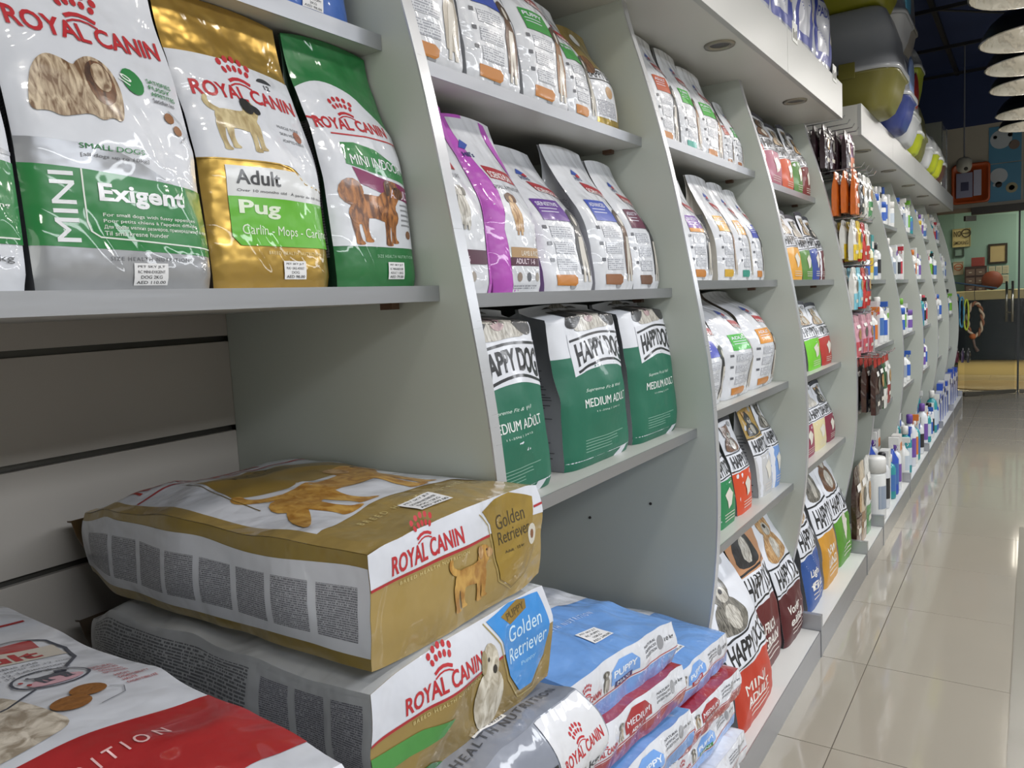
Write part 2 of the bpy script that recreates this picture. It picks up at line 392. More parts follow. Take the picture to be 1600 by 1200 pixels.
# ------------------------------------------------------------------ shelving
m_pan = M('B4BAB3', .42, var=.03, vscale=2); m_lam = M('B9BAB6', .4); m_alu = M('A9ABB0', .32, .8, brushed=True); m_trim = M('C2C4C8', .3, .5, brushed=True); m_board = M('AFAAA4', .55, var=.04, vscale=1.5)
m_groove = M('4A4945', .4, .4); m_white = M('C9CAC8', .35); m_dark = M('2A2622', .6); m_brownclip = M('5A4030', .5)
GR0, GP, GW = 1.3188, .17605, .0113
slat_cache = {}
def panel(parent, y0, y1, flush_in=True):
    b = MB(); poly = [(WX, 2.13), (WX, 0)]+[(x, z) for z, x in PROF]; b.prism([(x+0, z) for x, z in poly], y0, y1, m_pan); o = b.build('side_panel', parent)
    e = MB(); out = [(x+.003, z) for z, x in PROF]; inn = [(x+.0002, z) for z, x in PROF][::-1]
    vs = []; fs = []
    for (z, x) in PROF: vs += [(x, y0, z), (x+.003, y0, z), (x+.003, y1, z), (x, y1, z)]
    for i in range(len(PROF)-1):
        for k in range(4): fs.append((i*4+k, i*4+(k+1) % 4, (i+1)*4+(k+1) % 4, (i+1)*4+k))
    e.add(vs, [f[::-1] for f in fs], m_trim); e.build('edge_trim', o, True).data.set_sharp_from_angle(angle=radians(40)); return o
def bay(y0, y1, shelves, label, th=.022, fy0=None, stack=False, lastbase=True):
    """y0,y1: clear interior between panels; its right panel belongs to it"""
    t = thing('shelving_bay', label, 'shelving', (0, 0, 0)); L = y1-y0
    k = 0; z = GR0-GP*7
    for r in range(-7, 5):
        zb = GR0+GP*r+GW; zt = zb+GP-GW
        if zt > 2.13: zt = 2.128
        if zb >= 2.12: break
        key = (round(L, 3), round(zt-zb, 3))
        if key not in slat_cache:
            b = MB(); b.box(WX-.012, WX, 0, L, 0, zt-zb, m_board, bev=.0015); o = b.build('slat_board', t); slat_cache[key] = o
        else: o = slat_cache[key].copy(); COL.objects.link(o); o.parent = t
        o.location = (0, y0, zb)
    b = MB(); b.box(WX-.03, WX-.013, y0, y1, .08, 2.128, m_groove); b.build('back_board', t)
    for (z, xf) in shelves:
        b = MB(); b.box(WX, xf-.002, y0+.001, y1-.001, z-th, z, m_lam); s_ = b.build('shelf', t)
        b = MB(); b.box(xf-.002, xf, y0+.001, y1-.001, z-th-.001, z+.001, m_alu); b.build('front_edge', s_)
        for yy in (y0+.012, y1-.03):
            b = MB(); b.box(xf-.10, xf-.075, yy, yy+.018, z-th-.010, z-th, m_brownclip); b.build('shelf_clip', s_)
    b = MB(); b.box(WX, -.639, y0, y1, 0, .096, m_white); pl = b.build('plinth', t)
    b = MB(); b.box(-.639, -.636, y0, y1, 0, .1, m_alu); b.build('kick_strip', pl)
    b = MB(); b.box(WX, -.639, y0, y1, .096, .1, m_white); b.build('base_shelf', t)
    panel(t, y1, y1+.025)
    b = MB(); b.box(-.80, -.633, y1+.002, y1+.023, 0, .16, m_alu); b.build('foot_plate', t)
    for (sx, sz) in ((-.99, 1.03), (-.86, .80), (-1.05, .74)):
        b = MB(); b.lathe([(.004, 0), (.004, .003)], m_dark, n=8); o = b.build('screw', t); o.location = (sx, y1, sz); o.rotation_euler = (pi/2, 0, 0)
    return t
SH = [(1.782, -.85), (1.398, -.775), (1.017, -.735), (.652, -.735)]
P0 = -.022
b1 = bay(-.022+.025, .943, [(1.79, -.853), (1.394, -.768)], 'nearest shelving bay with the small dog food bags above stacked sacks')
panel(b1, -.022, .003)
b2 = bay(.968, 1.909, [(1.775, -.848), (1.381, -.778), (1.014, -.722)], 'second shelving bay holding three green and white bags on its lowest shelf')
b3 = bay(1.934, 2.876, [(1.796, -.84), (1.40, -.768), (1.031, -.735), (.652, -.723)], 'third shelving bay full of mostly white standing bags')
b4 = bay(2.901, 3.84, [(1.782, -.845), (1.40, -.767), (1.016, -.74), (.66, -.724)], 'fourth shelving bay with colourful small bags beside the hanging treats')
gapb = bay(3.865, 4.33, [(.66, -.80)], 'narrow slatwall bay hung with treat packets on hooks')
FAR = [(4.355, 5.404), (5.429, 6.48), (6.505, 7.566), (7.591, 8.64), (8.665, 9.79)]
ORD = ['first', 'second', 'third', 'fourth', 'last']
farb = [bay(a, b_, [(z, px(z)-.05) for z, x in SH], f'{o_} of the five far shelving bays beyond the hanging treats') for (a, b_), o_ in zip(FAR, ORD)]
m_fas = M('A2A4A3', .38, var=.03, vscale=1.2); m_can = M('BDBDB8', .4, var=.03, vscale=1.2)
def canopy(y0, y1, spots, label, joints):
    t = thing('shelf_canopy', label, 'canopy', (0, 0, 2.13))
    b = MB(); b.box(WX, -.747, y0, y1, 0, .02, m_can); so = b.build('soffit', t)
    b = MB(); b.box(WX, -.747, y0, y1, .128, .15, m_can); b.build('top_board', t)
    ys = [y0]+joints+[y1]
    for a, c in zip(ys, ys[1:]): b = MB(); b.box(-.747, -.729, a+.0015, c-.0015, -.002, .152, m_fas, bev=.001); b.build('fascia_board', t)
    for y in (y0, y1-.018): b = MB(); b.box(WX, -.7475, y+.0005, y+.0175, .02, .128, m_can); b.build('end_panel', t)
    for y in spots:
        b = MB(); b.lathe([(.030, -.001), (.034, -.006), (.046, -.006), (.048, 0)], M('8A8578', .3, .6), n=24, cap=False); r = b.build('downlight_ring', t, smooth=True); r.location = (-.815, y, 0)
        b = MB(); b.lathe([(.031, -.0012), (.005, -.0016)], M('2B2824', .3, .3), n=24); r2 = b.build('downlight_lens', r)
    return t
canopy(.0, 3.873, [.46, 1.43, 2.446, 3.366], 'long white canopy over the nearest four shelving bays', [.95, 1.92, 2.92])
canopy(4.34, 9.80, [4.87, 5.85, 6.85, 7.8, 8.75], 'long white canopy over the far shelving bays carrying litter boxes', [5.41, 6.49, 7.58, 8.65])
for y in (2.92,): pass
# ------------------------------------------------------------------ print designs
RED = 'B3212B'; WHT = 'D3D6DE'; GRN = '1D7A3A'; GLD = 'B8964A'; SIL = 'A4A6AB'; LIME = '63B42E'; BLK = '17181C'; TEAL = '12644D'; MAG = 'B04AB4'
def ink(c): return M(c, .4, coat=.35, coatr=.12)
def crown(b, f, cx, cy, w, h, m, lay=3):
    for i in range(5):
        t = (i-2)/2.; b.ell(f, cx+t*w*.46, cy+h*.42-abs(t)**2*h*.18, w*.085, h*.13, m, lay, 9)
    for i in range(5):
        t = (i-2)/2.; b.ell(f, cx+t*w*.36, cy+h*.10-abs(t)**2*h*.12, w*.07, h*.13, m, lay, 8, rot=-t*25)
    pts = [(cx+w*.34*t, cy-h*.28-h*.14*t*t) for t in (-1, -.5, 0, .5, 1)]
    b.line(f, pts, h*.12*b.size(f)[1], m, lay); b.line(f, [(x, y-h*.17) for x, y in pts], h*.06*b.size(f)[1], m, lay)
def rc_logo(b, f, x, y, w, h, col=RED, arc=.0, lay=3):
    m = ink(col); b.text(f, 'ROYAL CANIN', x, y, w, h, m, lay, bold=0.025, arc=arc); 
    W_, H_ = b.size(f); ch = w*.30*W_/H_*.8
    crown(b, f, x+w*.47, y+h*1.15+ch*.5+arc, w*.30, ch, m, lay)
def sticker(b, f, x, y, w, h, l2, l3, l4, name='price_sticker', lay=5, rot=0):
    b.grid(f, x, y, x+w, y+h, M('E4E4E6', .5), lay)
    k = ink('33343A')
    for i, s_ in enumerate(['PET SKY JLT', l2, l3, l4]):
        ww = w*(.8 if i < 3 else .86)*min(1, len(s_)/11.+.15); b.text(f, s_, x+w*.08+(w*.84-ww)/2, y+h*(.76-.23*i), ww, h*.14, k, lay+1, bold=0.006)
    b.flush(name)
def dog(b, f, x, y, w, h, coat, dark=None, lay=3, flip=False, long=False, bushy=False):
    """standing dog in profile, filling the box x,y,w,h"""
    dark = dark or coat
    def X(t): return x+w*(1-t) if flip else x+w*t
    def Y(t): return y+h*t
    def pl(pts, m, l=lay): b.poly(f, [(X(p), Y(q)) for p, q in pts], m, l, 2)
    def el(cx, cy, rx, ry, m, l=lay, rot=0): b.ell(f, X(cx), Y(cy), rx*w, ry*h, m, l, 14, rot if not flip else -rot)
    if long:
        pl([(.02, .04), (.06, .35), (.14, .72), (.30, .93), (.45, .88), (.55, .78), (.60, .88), (.75, 1), (.92, .9), (.99, .6), (.96, .25), (.90, 0), (.80, .08), (.7, 0), (.6, .1), (.45, .05), (.3, .0), (.2, .08)], coat)
        el(.78, .58, .15, .34, dark, lay+1); el(.80, .66, .10, .22, coat, lay+2); return
    body = [(.10, .60), (.16, .74), (.34, .76), (.55, .73), (.72, .80), (.84, .74), (.84, .50), (.76, .34), (.60, .36), (.42, .41), (.26, .38), (.12, .42)]
    pl(body, coat)
    for lx, ll, bk in ((.16, 0., 1), (.30, .04, 1), (.66, 0., 0), (.77, .04, 0)):
        pl([(lx-.08, .58), (lx+.10, .58), (lx+(.02 if bk else .06), .28), (lx+.05, ll+.07), (lx+.10, ll+.04), (lx+.10, ll), (lx-.04, ll), (lx-.03, .10), (lx-(.07 if bk else .03), .28)], coat)
    pl([(.62, .66), (.68, .94), (.82, 1.0), (.94, .92), (.95, .76), (.86, .62), (.76, .50)], coat)
    el(.80, .86, .13, .14, coat, lay+1); pl([(.84, .93), (.96, .90), (1.02, .82), (.98, .73), (.86, .74)], dark, lay+2)
    pl([(.66, .98), (.76, 1.02), (.79, .86), (.73, .74), (.67, .80)], dark, lay+2); el(.86, .89, .016, .02, ink('15151A'), lay+3)
    if bushy:
        el(.14, .78, .17, .20, coat, lay+1); el(.68, .60, .17, .22, coat, lay+1); el(.20, .46, .13, .16, coat, lay+1); el(.76, .44, .12, .16, coat, lay+1)
    else: pl([(.20, .66), (.06, .72), (-.01, .86), (.04, 1.0), (.11, .98), (.08, .88), (.14, .80), (.26, .74)], coat)
def dog_front(b, f, x, y, w, h, coat, dark, white, lay=3):
    """slender dog seen from the front"""
    b.poly(f, [(x+w*.2, y+h*.1), (x+w*.12, y+h*.5), (x+w*.3, y+h*.78), (x+w*.7, y+h*.78), (x+w*.88, y+h*.5), (x+w*.82, y+h*.08)], coat, lay)
    b.poly(f, [(x+w*.28, y), (x+w*.36, y+h*.6), (x+w*.64, y+h*.6), (x+w*.74, y), (x+w*.58, y), (x+w*.5, y+h*.3), (x+w*.42, y)], white, lay+1)
    b.ell(f, x+w*.5, y+h*.86, w*.30, h*.12, dark, lay+1); b.ell(f, x+w*.5, y+h*.82, w*.12, h*.08, white, lay+2)
    b.ell(f, x+w*.25, y+h*.84, w*.13, h*.10, dark, lay+2); b.ell(f, x+w*.75, y+h*.84, w*.13, h*.10, dark, lay+2)
F_CREAM = fur('CDBBA0', '6B4E33'); F_TAN = fur('C9A777', '8A5F30'); F_FAWN = fur('C8B88C', '9C875A', 90, 40); F_BW = fur('C9C9C9', '1D1E22', 60, 30); F_BLACK = fur('2A2A2E', '0E0E10'); F_WHITE = fur('C9C6BE', '8C877E'); F_BROWN = fur('7A5030', '3C2415'); F_GOLD = fur('C49A4E', '9A6A26', 70, 40); F_GREY = fur('8A867E', '3A3833')
FURS = [F_TAN, F_WHITE, F_BROWN, F_GREY, F_BLACK, F_CREAM]
def gussettext(b, f='left', q0=.1, q1=.8, paper='84868C', ink_='2E2F35', cols=1, lay=1):
    for i in range(cols):
        w = .8/cols; b.grid(f, .1+i*w+.03, q0, .1+(i+1)*w-.03, q1, microtext(paper, ink_), lay)
def side_body(c): return matte(c)
ids = [0]
def sbag(name, label, y0, y1, xf, z, H, D, mats, design, seed, lean=0., group=None, seg=None, cat='bag', rz=pi/2, **kw):
    W_ = y1-y0; P = standing(W_, D, H, lean, seed, **kw)
    b = Bag(name, label, cat, group, (xf-D/2, (y0+y1)/2, z), rz, P, (W_, D, H), seg or (14, 6, 20), mats); design(b); return b
# --- large hero bags -----------------------------------------------------------------------------------------------
def d_exigent(b):
    f = 'front'; g = film(GRN); w = film(WHT); s_ = film(SIL, .5); b.grid(f, 0, 0, 1, .13, s_, 1)
    b.grid(f, 0, .30, 1, .41, s_, 1, fl=lambda u: .32-.04*u, fh=lambda u: .415-.10*sm(.35, 1, u)-.03*u)
    b.grid(f, 0, .115, 1, .335, g, 2, fl=lambda u: .125-.02*u, fh=lambda u: .345-.035*u)
    b.line(f, [(.26, .335), (.26, .19), (.275, .165), (.32, .150), (1., .128)], .0016, ink('DDE4DC'), 4)
    b.text(f, 'MINI', .22, .135, .19*b.size(f)[1]/b.size(f)[0], .10*b.size(f)[0]/b.size(f)[1]*1.1, ink('E4E6EA'), 4, bold=0.028, rot=90)
    b.text(f, 'Exigent', .33, .235, .50, .065, ink('E4E6EA'), 4, bold=0.030)
    for i, t in enumerate(['For small dogs with fussy appetites', "Pour petits chiens à l'appétit difficile", 'Для собак мелких размеров, привередливых в еде', 'Til små kresne hunder']):
        b.text(f, t, .34, .205-.0165*i, (.55, .56, .64, .36)[i], .0125, ink('DDE4DC'), 4, bold=0.006)
    b.text(f, 'SMALL DOGS', .27, .392, .34, .014, ink('1D7A3A'), 4); b.text(f, '[all dogs up to 10kg]', .27, .368, .36, .012, ink('6A6C70'), 4, bold=0)
    dog(b, f, .07, .475, .50, .20, F_CREAM, F_BROWN, 3, long=True)
    rc_logo(b, f, .10, .735, .84, .062, arc=-.02, lay=3)
    b.ell(f, .66, .62, .062, .042, ink(GRN), 3, 16, rot=10); b.text(f, '10', .635, .602, .05, .036, ink('DDE4DC'), 4, rot=60)
    for i, t in enumerate(['SATISFIES', 'FUSSY', 'APPETITES', 'Satisfait les']): b.text(f, t, .755, .630-.021*i, .17-.02*(i % 2), .014, ink(GRN if i < 3 else '55575C'), 3, bold=0.011)
    kb = ink('8A5A30'); b.ell(f, .83, .525, .035, .017, kb, 3, 10, 30); b.ell(f, .87, .49, .03, .016, kb, 3, 10, -20); b.line(f, [(.84, .55), (.92, .52), (.93, .48), (.88, .455)], .0012, ink('9A9CA2'), 3)
    b.text(f, 'SIZE HEALTH NUTRITION', .36, .086, .46, .011, ink('6A6C72'), 3, bold=0, sp=1.3)
    b.ell(f, .72, .93, .07, .03, ink('3A3C42'), 3, 14, a0=0, a1=180); b.text(f, 'XS', .69, .905, .05, .02, ink('3A3C42'), 3)
    b.flush('front_print'); sticker(b, f, .48, .018, .20, .062, 'RC MINI-EXIGENT', 'DOG 2KG', 'AED 110.00')
    b.grid('left', .12, .1, .88, .72, microtext('7E8087', '26272C'), 1); b.flush('side_print')
def d_comfort(b):
    f = 'front'; g = film(GRN); b.grid(f, 0, .13, 1, .36, g, 2, fl=lambda u: .125, fh=lambda u: .37-.03*u); b.grid(f, 0, .36, 1, .44, film(SIL, .5), 1, fl=lambda u: .36, fh=lambda u: .45-.08*u)
    b.text(f, 'Comfort', .20, .25, .62, .06, ink('E4E6EA'), 4, bold=0.030); b.text(f, 'Dermal', .20, .32, .4, .03, ink('E4E6EA'), 4, bold=0.017)
    b.text(f, 'skin prone to irritation and itching', .12, .215, .83, .016, ink('DDE4DC'), 4); b.text(f, 'peaux irritables et les démangeaisons', .12, .19, .70, .014, ink('DDE4DC'), 4)
    b.line(f, [(0, .14), (.98, .14)], .0015, ink('DDE4DC'), 4); b.text(f, '2 kg', .80, .075, .14, .022, ink('55575C'), 3, bold=0)
    rc_logo(b, f, .06, .80, .88, .062, lay=3)
    for i, t in enumerate(['PROVED', 'LARGER', 'FORMULA']): b.text(f, t, .66, .70-.032*i, .26, .022, ink('6A6C70' if i == 0 else GRN), 3, bold=0.017)
    kb = ink('8A6A50'); b.ell(f, .84, .53, .045, .018, kb, 3, 10); b.ell(f, .9, .50, .04, .018, kb, 3, 10)
    b.flush('front_print'); b.grid('right', .12, .1, .88, .72, microtext('7E8087', '26272C'), 1); b.flush('side_print')
def d_pug(b):
    f = 'front'; W_, H_ = b.size(f); w = film(WHT)
    b.grid(f, 0, .40, 1, .78, w, 1, fl=lambda u: .425-.07*sm(.62, .9, u), fh=lambda u: .80-.02*u)
    b.line(f, [(0, .425), (.55, .425), (.66, .415), (.78, .37), (1, .355)], .0016, foil(GLD), 2)
    b.grid(f, .14, .30, 1, .405, ink('D4D6D8'), 2, fh=lambda u: .405-.035*sm(.68, .86, u)-.02*0)
    b.grid(f, .14, .145, 1, .305, film(LIME), 3, fl=lambda u: .145+.03*max(0, 1-(u-.14)/.06)**2)
    b.text(f, 'Adult', .20, .345, .33, .048, ink('26272B'), 4, bold=0.017); b.text(f, 'Over 10 months old · À partir de 10 mois', .20, .318, .78, .014, ink('3A3B40'), 4, bold=0)
    b.text(f, 'Pug', .20, .236, .32, .058, ink('DCE8D2'), 5, bold=0.028); b.text(f, 'Carlin - Mops - Carlino', .21, .172, .78, .042, ink('DCE8D2'), 5, bold=0)
    rc_logo(b, f, .08, .640, .86, .055, lay=3)
    dog(b, f, .12, .455, .42, .19, F_FAWN, F_BLACK, 3); b.ell(f, .44, .62, .05, .03, F_BLACK, 6, 12)
    for i in range(3): b.text(f, ('MUSCLE TONE', 'SKIN HEALTH', 'ADAPTED KIBBLE')[i], .66, .565-.026*i, .22, .011, ink('55575C'), 3, bold=0)
    b.ell(f, .84, .545, .04, .022, ink('9A6048'), 3, 10)
    b.ell(f, .72, .735, .07, .022, ink('2E3036'), 3, 14, a0=10, a1=170); b.text(f, '12', .70, .712, .05, .018, ink('2E3036'), 3)
    b.text(f, 'BREED HEALTH NUTRITION', .40, .118, .48, .011, ink('D8CBA0'), 3, bold=0, sp=1.2)
    b.flush('front_print'); sticker(b, f, .52, .035, .20, .062, 'PUG 1.5KG ADULT', 'DOG', 'AED 98.00')
    b.grid('left', .12, .1, .88, .72, microtext('8B8D93', '2B2C31'), 1); b.flush('side_print')
def d_indoor(b):
    f = 'front'; w = film(WHT); b.grid(f, 0, .16, 1, .8, w, 1, fh=lambda u: .76+.06*sin(pi*min(1, u*1.25+.12))-.12*sm(.6, 1, u))
    rc_logo(b, f, .04, .615, .80, .05, lay=3); b.line(f, [(.15, .595), (.98, .595)], .0022, ink(RED), 3); b.line(f, [(0, .66), (.12, .645)], .003, ink(RED), 3)
    b.poly(f, [(.20, .56), (.20, .475), (.45, .45), (.98, .42), (.98, .46), (.80, .50), (.55, .545), (.35, .565)], film(GRN), 2)
    b.text(f, 'MINI INDOOR', .26, .475, .62, .04, ink('E4E6EA'), 4, bold=0.022, slope=-.015)
    b.poly(f, [(.25, .465), (.52, .435), (.98, .405), (.98, .345), (.55, .37), (.30, .40)], ink('7C1E54'), 3); b.text(f, 'ADULT', .66, .358, .28, .035, ink('D8C8D4'), 4, bold=0.022)
    dog(b, f, .10, .165, .72, .26, fur('B4753A', '5E3415', 120, 50), F_BROWN, 3, bushy=True)
    for i in range(5): b.grid(f, .78, .33-.02*i, .97, .337-.02*i, ink('8A8C92'), 2)
    b.ell(f, .88, .215, .04, .018, ink('7A5030'), 3, 8, 40); b.text(f, 'SIZE HEALTH NUTRITION', .42, .118, .5, .012, ink('A8CDB2'), 3, bold=0, sp=1.2)
    b.flush('front_print'); sticker(b, f, .55, .035, .22, .066, 'RC MINI-INDOOR', 'ADULT 1.5KG', 'AED 79.00')
    b.grid('left', .1, .12, .9, .66, microtext('8B8D93', '2B2C31'), 1); b.flush('side_print')
z1 = 1.3945
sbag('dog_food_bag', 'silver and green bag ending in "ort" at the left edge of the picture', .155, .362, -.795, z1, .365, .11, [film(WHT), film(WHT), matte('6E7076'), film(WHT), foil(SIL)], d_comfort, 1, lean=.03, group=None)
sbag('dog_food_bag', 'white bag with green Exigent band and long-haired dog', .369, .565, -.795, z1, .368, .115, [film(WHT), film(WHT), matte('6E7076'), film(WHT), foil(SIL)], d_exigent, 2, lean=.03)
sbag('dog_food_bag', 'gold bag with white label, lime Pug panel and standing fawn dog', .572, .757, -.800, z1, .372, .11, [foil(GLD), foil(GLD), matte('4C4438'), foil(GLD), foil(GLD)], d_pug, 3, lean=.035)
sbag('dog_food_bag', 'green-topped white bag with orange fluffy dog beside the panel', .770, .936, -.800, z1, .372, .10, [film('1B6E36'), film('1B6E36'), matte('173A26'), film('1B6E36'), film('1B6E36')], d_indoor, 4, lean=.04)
def d_blue(b):
    f = 'front'; b.grid(f, 0, .22, 1, 1, film(WHT), 1); b.text(f, 'SIZE HEALTH NUTRITION', .30, .15, .55, .012, ink('C8D4E8'), 3, bold=0, sp=1.3)
    rc_logo(b, f, .1, .55, .8, .05); b.ell(f, .4, .26, .05, .02, ink('8A5A30'), 3, 10); b.flush('front_print'); sticker(b, f, .42, .05, .22, .075, 'RC MINI PUPPY', '2KG', 'AED 98.00')
for (a, c, tx) in ((.52, .72, 'blue and white puppy food bag on the upper shelf above the gold bag'), (.735, .915, 'blue and white puppy food bag on the upper shelf beside the side panel')):
    sbag('dog_food_bag', tx, a, c, -.885, 1.7905, .31, .10, [film('3A66B8'), film('3A66B8'), film('3A66B8'), film(WHT), film('3A66B8')], d_blue, 5+a, lean=.03)
# --- white science bags ---------------------------------------------------------------------------------------------
def d_hill(col, t='ADULT', furi=0, lines_=True, side='B4B6BC', orange='B87422', small=False, col2=None):
    def d(b):
        f = 'front'; w = film('D2D5DC'); k = ink('5A5C64')
        b.text(f, "Hill's", .36, .745, .16, .035, ink('20306A'), 3, bold=0.017, shear=.2); b.poly(f, [(.36, .79), (.44, .83), (.52, .80), (.44, .785)], ink('2A4AA0'), 3); b.poly(f, [(.44, .785), (.52, .80), (.53, .775), (.46, .765)], ink(RED), 3)
        b.poly(f, [(.40, .735), (.92, .70), (.95, .635), (.45, .665)], ink('A0202C'), 3); b.text(f, 'SCIENCE PLAN', .45, .662, .45, .034, ink('E8E4E4'), 4, bold=0.022, slope=-.028)
        b.poly(f, [(.16, .60), (.62, .60), (.66, .455), (.16, .455)], ink(col), 3); b.text(f, t, .20, .552, .36, .028, ink('D8DAE8'), 4, bold=0.017)
        if col2: b.poly(f, [(.16, .48), (.655, .48), (.665, .445), (.16, .445)], ink(col2), 4)
        if not small:
            for i in range(2): b.grid(f, .20, .532-.022*i, .5, .537-.022*i, ink('D8DAE8'), 4)
        for i in range(3 if lines_ else 0):
            q = .42-.105*i; b.grid(f, .10, q-.022, .155, q, k, 3); b.grid(f, .20, q-.075, .58, q, microtext('D2D5DC', '7E828E', 300, 220), 2)
        fr = ink(('8A5F38', 'A39A8C', '5A3A24', '6E6A64', '26262A', 'B59F80')[furi % 6]); dog_front(b, f, .60, .06, .33, .50, fr, ink(('3E2616', '8C857A', '3A2416', '3A3834', '1A1A1E', '6B4E33')[furi % 6]), ink('C4BFB6'), 3)
        b.poly(f, [(.14, .105), (.50, .105), (.56, .085), (.55, .05), (.50, .035), (.14, .04)], ink(orange), 3)
        b.ell(f, .46, .03, .06, .02, ink('9A9CA2'), 2, 12)
        b.flush('front_print'); b.grid('left', .15, .12, .85, .62, microtext(side, '55575F'), 1); b.flush('side_print')
    return d
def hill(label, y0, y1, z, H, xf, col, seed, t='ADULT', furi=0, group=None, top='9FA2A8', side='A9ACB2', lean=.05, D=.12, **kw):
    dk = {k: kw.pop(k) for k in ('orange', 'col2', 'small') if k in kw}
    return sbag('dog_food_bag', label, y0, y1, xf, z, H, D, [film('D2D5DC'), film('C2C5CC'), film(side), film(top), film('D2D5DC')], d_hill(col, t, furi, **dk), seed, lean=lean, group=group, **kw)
zt = 1.7755
hill('white bag with clipped grey poodle on the top shelf, nearest the panel', .985, 1.178, zt, .335, -.86, '2A4AA0', 11, furi=1)
hill('white bag with deep blue box and thin brown dog on the top shelf', 1.19, 1.37, zt, .335, -.86, '2444A0', 12, 'ADULT', 2)
hill('white bag with green box and beagle on the top shelf', 1.382, 1.566, zt, .335, -.86, '2F8A3A', 13, 'PUPPY', 0)
hill('narrower white bag with green wave and orange biscuit beside the small gold bag', 1.575, 1.715, zt, .30, -.865, '2F8A3A', 14, 'PUPPY', 3, lean=.08, D=.10, small=True)
def d_goldhd(b):
    f = 'front'; b.grid(f, 0, .12, .82, .5, film(WHT), 1); b.ell(f, .45, .88, .14, .06, ink('D8D8D8'), 2, 14)
    b.grid(f, 0, .46, 1, .58, film(WHT), 2); b.line(f, [(0, .575), (1, .575)], .003, ink(BLK), 3); b.text(f, 'HAPPY DOG', .05, .475, .85, .08, ink(BLK), 3, bold=0.017); b.line(f, [(0, .46), (1, .46)], .003, ink(BLK), 3)
    b.ell(f, .55, .36, .14, .055, ink('B08A60'), 3, 14); b.ell(f, .2, .6, .16, .09, F_BROWN, 4); b.grid(f, .15, .14, .75, .28, microtext('D0D2D9', '5A5E70'), 2); b.flush('front_print')
sbag('dog_food_bag', 'small gold foil bag with black lettering at the end of the top shelf', 1.728, 1.868, -.885, zt, .275, .09, [foil('B79B4C'), foil('B79B4C'), foil('B79B4C'), foil('2A2620'), foil('B79B4C')], d_goldhd, 15, lean=.06)
zm = 1.3815
def d_mini(b, magenta_left=False, flap=True):
    f = 'front'; k = ink('5A5C64'); mg = film(MAG)
    if magenta_left: b.grid(f, 0, 0, .42, 1, mg, 1, fh=lambda u: 1, fl=lambda u: 0); b.poly(f, [(.30, 0), (.22, .34), (.33, .55), (.24, .72), (.10, .98), (.80, .98), (.74, .8), (.98, .6), (.95, .2), (1, 0)], film('D0D3DA'), 2)
    b.grid(f, .86, 0, 1, 1, mg, 3, fl=lambda u: 0 if u > .9 else .0) if not magenta_left else b.poly(f, [(.86, .98), (.99, .75), (1., .02), (.97, 0), (.93, .3), (.95, .6), (.76, .9), (.76, .99)], mg, 3)
    b.poly(f, [(.10, .80), (.2, .85), (.3, .82), (.2, .79)], ink('2A4AA0'), 4); b.text(f, "Hill's", .10, .745, .2, .03, ink('20306A'), 4)
    x0 = .30 if magenta_left else .04
    b.poly(f, [(x0, .70), (x0+.56, .68), (x0+.58, .61), (x0+.03, .625)], ink('A0202C'), 4); b.text(f, 'SCIENCE PLAN', x0+.05, .63, .46, .04, ink('E8E4E4'), 5, bold=0.022, slope=-.012)
    b.text(f, 'SMALL & MINIATURE', x0, .565, .58, .022, k, 4, bold=0)
    dog_front(b, f, x0+.06, .31, .26, .24, F_TAN, F_BROWN, F_TAN, 4); dog_front(b, f, x0+.31, .31, .26, .22, F_WHITE, F_GREY, F_WHITE, 4) if not magenta_left else None
    if magenta_left: b.poly(f, [(x0-.02, .245), (1, .245), (1, .19), (x0-.02, .19)], ink('A88860'), 4); b.text(f, 'LAMB & RICE', x0+.18, .20, .4, .028, ink('E4DCD0'), 5)
    b.grid(f, x0-.04, .145, .97 if magenta_left else .84, .215 if not magenta_left else .19, ink('4A1A34'), 4); b.text(f, 'ADULT 1-6', x0+.05, .155, .42, .030, ink('D8C8D4'), 5, bold=0.017)
    for i in range(3): b.ell(f, x0+.12+.2*i, .085, .05, .026, ink(('8A7A70', '5A5C64', 'A09890')[i]), 4, 10)
    b.grid(f, x0, .02, x0+.5, .045, microtext(), 4)
    b.flush('front_print'); b.grid('left', .15, .12, .85, .62, microtext('9A8F9E' if magenta_left else '97999F', '4A4C54'), 1); b.flush('side_print')
sbag('dog_food_bag', 'white bag with magenta right edge and two small dogs, second shelf bay', .985, 1.145, -.80, zm, .352, .12, [film('D2D5DC'), film(MAG), film('8C8D94'), film(MAG), film(MAG)], lambda b: d_mini(b), 21, lean=.05)
def _lr(b):
    d_mini(b, True)
sbag('dog_food_bag', 'magenta and white lamb and rice bag with one terrier', 1.153, 1.31, -.80, zm, .345, .12, [film('D2D5DC'), film(MAG), film(MAG), film('D2D5DC'), film(MAG)], _lr, 22, lean=.06)
hill('silver-white bag with purple box and collie on the middle shelf', 1.335, 1.535, zm, .325, -.80, '5A2A8A', 23, 'SENSITIVE', 4, lean=.10, D=.14, side='8E7FA8')
hill('silver-white bag with blue box between the collie bag and the maroon box bag', 1.555, 1.745, zm, .35, -.80, '2444A8', 24, 'ADVANCED', 2, lean=.08, D=.14, orange='8A5A38')
hill('silver-white bag with maroon box at the far end of the middle shelf', 1.752, 1.892, zm, .335, -.80, '5A1A3C', 25, 'ADULT 7+', 4, lean=.08, D=.12, orange='6A4A38')
